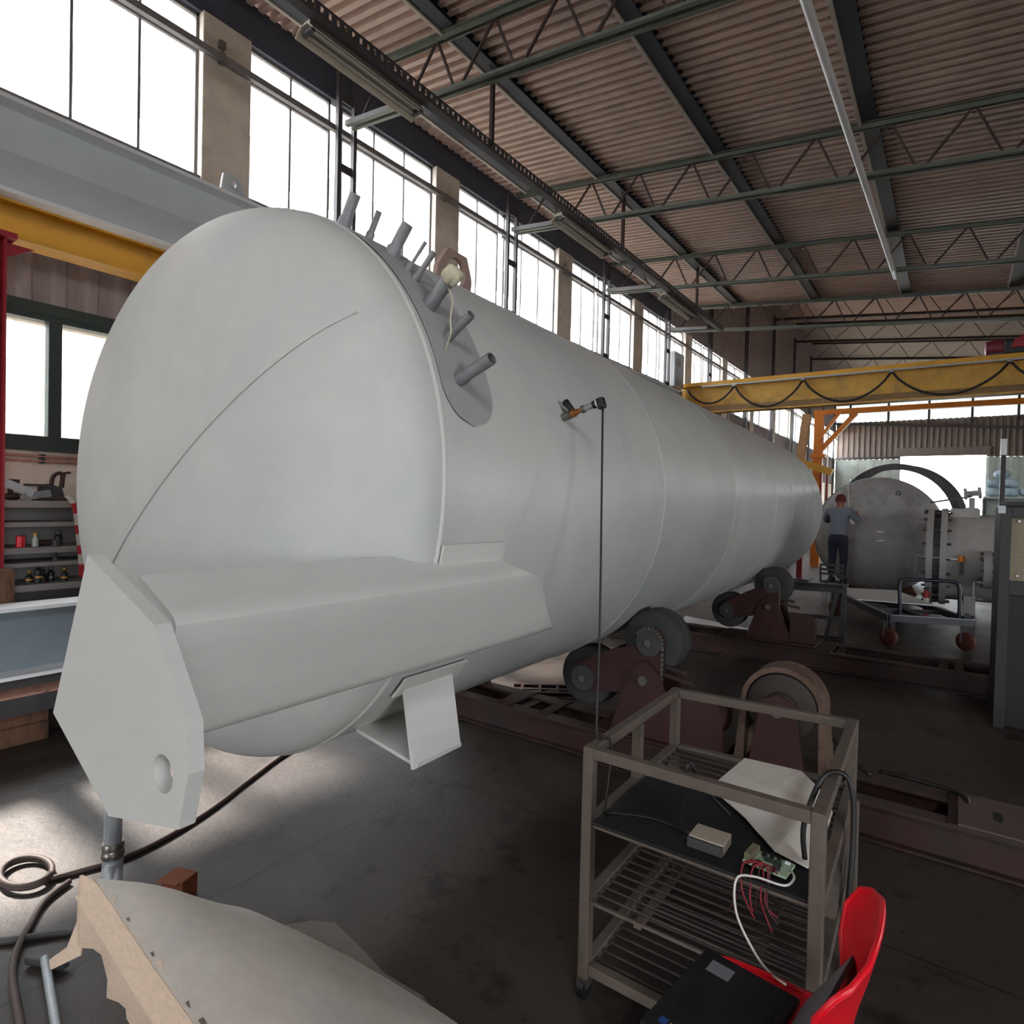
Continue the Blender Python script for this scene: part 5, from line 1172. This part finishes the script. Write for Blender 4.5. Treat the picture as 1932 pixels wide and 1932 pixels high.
for k in range(16):
    i = 3+random.randrange(n-5); p = edge[i]+V((random.uniform(.0, .02), .008, .006)); d_ = (edge[min(i+1, n-1)]-edge[i-1]).normalized(); q = V((.5, .8, .3)).normalized(); L = random.uniform(.006, .022)
    P('torn_flake', MB().sheet([[p, p+q*L*.6], [p+d_*L*1.3, p+d_*L*random.uniform(1.0, 2.2)+q*L*random.uniform(.1, .5)]], .0015), CARDF if k % 3 else M('torn_dark', (96, 80, 68)), t)
# faint printed handling marks on the cardboard
INK = M('faded_blue_ink', (146, 160, 166), .9, var=.1)
def on_top(u, v):
    i = u*(len(rows)-1); j = v*(len(rows[0])-1); a = int(min(i, len(rows)-2)); b = int(min(j, len(rows[0])-2)); fi, fj = i-a, j-b
    p = rows[a][b].lerp(rows[a+1][b], fi).lerp(rows[a][b+1].lerp(rows[a+1][b+1], fi), fj)
    nrm = (rows[a][b+1]-rows[a][b]).cross(rows[a+1][b]-rows[a][b]).normalized(); nrm = nrm if nrm.z > 0 else -nrm
    return p+nrm*.0025
for pts in ([(.18, .40), (.18, .47), (.30, .47), (.30, .40)],): pass
def mark(poly): P('printed_mark', MB().add([on_top(u, v) for u, v in poly], [tuple(range(len(poly)))]), INK, t)
for k in range(4): mark([(.16+.012*k, .36+.05*k), (.165+.012*k, .365+.05*k), (.27+.012*k, .375+.05*k), (.265+.012*k, .37+.05*k)])
mark([(.27, .36), (.28, .42), (.30, .42), (.30, .36)]); mark([(.25, .45), (.24, .49), (.27, .51), (.30, .49), (.29, .45)]); mark([(.30, .36), (.33, .55), (.333, .55), (.303, .36)])
P('support_crate', MB().mm((-1.9, .86, 0), (-1.3, 1.05, .29)), CARDB, t)
tag(P('cardboard_sheet', MB().prism([(-2.10, 1.44), (-2.03, 1.53), (-1.95, 1.575), (-1.75, 1.545), (-1.6, 1.515), (-1.42, 1.525), (-1.33, 1.49), (-1.2, 1.52), (-1.1, 1.46), (-1.4, 1.3), (-1.9, 1.3)], ((0, 0, .001), (1, 0, 0), (0, 1, 0)), (0, 0, 1), .006), M('floor_cardboard', (110, 102, 94), .9, var=.1)), 'flat dusty cardboard sheet on the floor sticking out behind the draped cover', 'cardboard')
# prop pipe
t = thing('drain_pipe', 'galvanised pipe with coupling and elbow behind the cardboard', 'pipe', (-2.86, 1.16, 0))
s_top = sE(-1.02, 1.05, -.75)
px_, py_ = -2.93, 1.16
P('riser', MB().tube([(px_, py_, .62), (px_, py_, .15)], .034, 16), GALV, t, autos=40)
P('coupling', MB().disc((px_, py_, .175), (0, 0, -1), [(0, .040), (.01, .044), (.025, .044), (.03, .038), (.04, .045), (.06, .045), (.065, .042)], 18), STEEL, t, autos=40)
P('elbow', MB().tube(spline([(px_, py_, .12), (px_, py_, .085), (px_+.02, py_-.01, .055), (px_+.09, py_-.04, .042), (px_+.30, py_-.12, .042)], 5), .040, 16), GALV, t, smooth=True)
None and P('top_bend', MB().tube(spline([(px_, py_, .60), (px_, py_+.01, .70), (px_+.02, py_+.06, .78), (px_+.03, py_+.18, .80)], 5), .034, 14), GALV, t, smooth=True)
# hammer, hoses, carton
t = thing('sledge_hammer', 'steel sledge hammer with pipe handle on the floor, bottom left', 'hammer', (-2.45, .78, 0))
hA = V((-2.66, .765, .035)); hB = V((-2.49, .845, .035)); hc = (hA+hB)/2
P('head', MB().bar(hA+V((.02, .01, -.01)), hB+V((-.01, 0, -.01)), .03, .03), DARKST, t, bevel=.004); P('handle', MB().tube([hc, V((-2.10, .70, .03))], .014, 10), GALV, t, autos=40)
def coil(cx_, cy_, rx, ry, z): return [V((cx_+rx*math.cos(q), cy_+ry*math.sin(q), z+.004*k)) for k, q in enumerate([2*math.pi*n_/26 for n_ in range(26*2)])]
hz = .014
hp1 = [(-3.65, 3.1, hz), (-3.52, 2.47, hz), (-3.36, 2.10, hz), (-3.18, 1.74, hz), (-3.08, 1.45, hz), (-3.06, 1.25, hz), (-3.10, 1.10, hz), (-3.14, .98, hz)]
tag(P('air_hose', MB().tube(spline(hp1, 6)+[V((-3.25+.14*math.cos(q), .945+.085*math.sin(q), hz+.010*q/6.28)) for q in [.4+k*2*math.pi/24 for k in range(50)]], .0125, 8), HOSE, smooth=True), 'brown hose running from under the vessel to a coil at the left edge', 'hose')
tag(P('air_hose', MB().tube(spline([(-3.05, 1.04, hz), (-2.98, .93, hz), (-2.85, .84, hz), (-2.72, .765, hz+.01), (-2.60, .72, hz), (-2.45, .69, hz), (-2.3, .66, hz), (-2.1, .60, hz)], 7), .0125, 8), HOSE, smooth=True), 'brown hose curving down the bottom left corner beside the hammer', 'hose')
tag(P('air_hose', MB().tube(spline([(-2.95, .66, hz), (-2.84, .745, hz), (-2.77, .83, hz), (-2.70, .92, hz), (-2.66, .94, .04)], 6), .013, 8), DARKST, smooth=True), 'short dark pipe lying across the floor at the left edge under the hose', 'pipe')
t = thing('small_carton', 'small brown carton standing on the floor behind the cardboard cover', 'carton', (-2.62, 1.27, 0))
rz2 = Matrix.Rotation(R_(20), 3, 'Z')
P('box', MB().box((-2.61, 1.29, .045), (.11, .085, .09), rz2), CARDB, t, bevel=.004)
P('flap', MB().box((-2.60, 1.24, .085), (.10, .025, .005), rz2), CARDB, t)
# small litter on the floor
t = thing('floor_ladder', 'small rusty ladder frame lying on the floor beyond the near track', 'frame', (-3.0, 4.6, 0))
la, lb_ = V((-3.2, 4.55, .03)), V((-2.55, 5.0, .03)); off = V((.12, -.2, 0))
for o_ in (V((0, 0, 0)), off): P('side_bar', MB().bar(la+o_, lb_+o_, .03), RUST, t)
for k in range(5): P('rung', MB().bar(la.lerp(lb_, .1+.2*k), la.lerp(lb_, .1+.2*k)+off, .025), RUST, t)
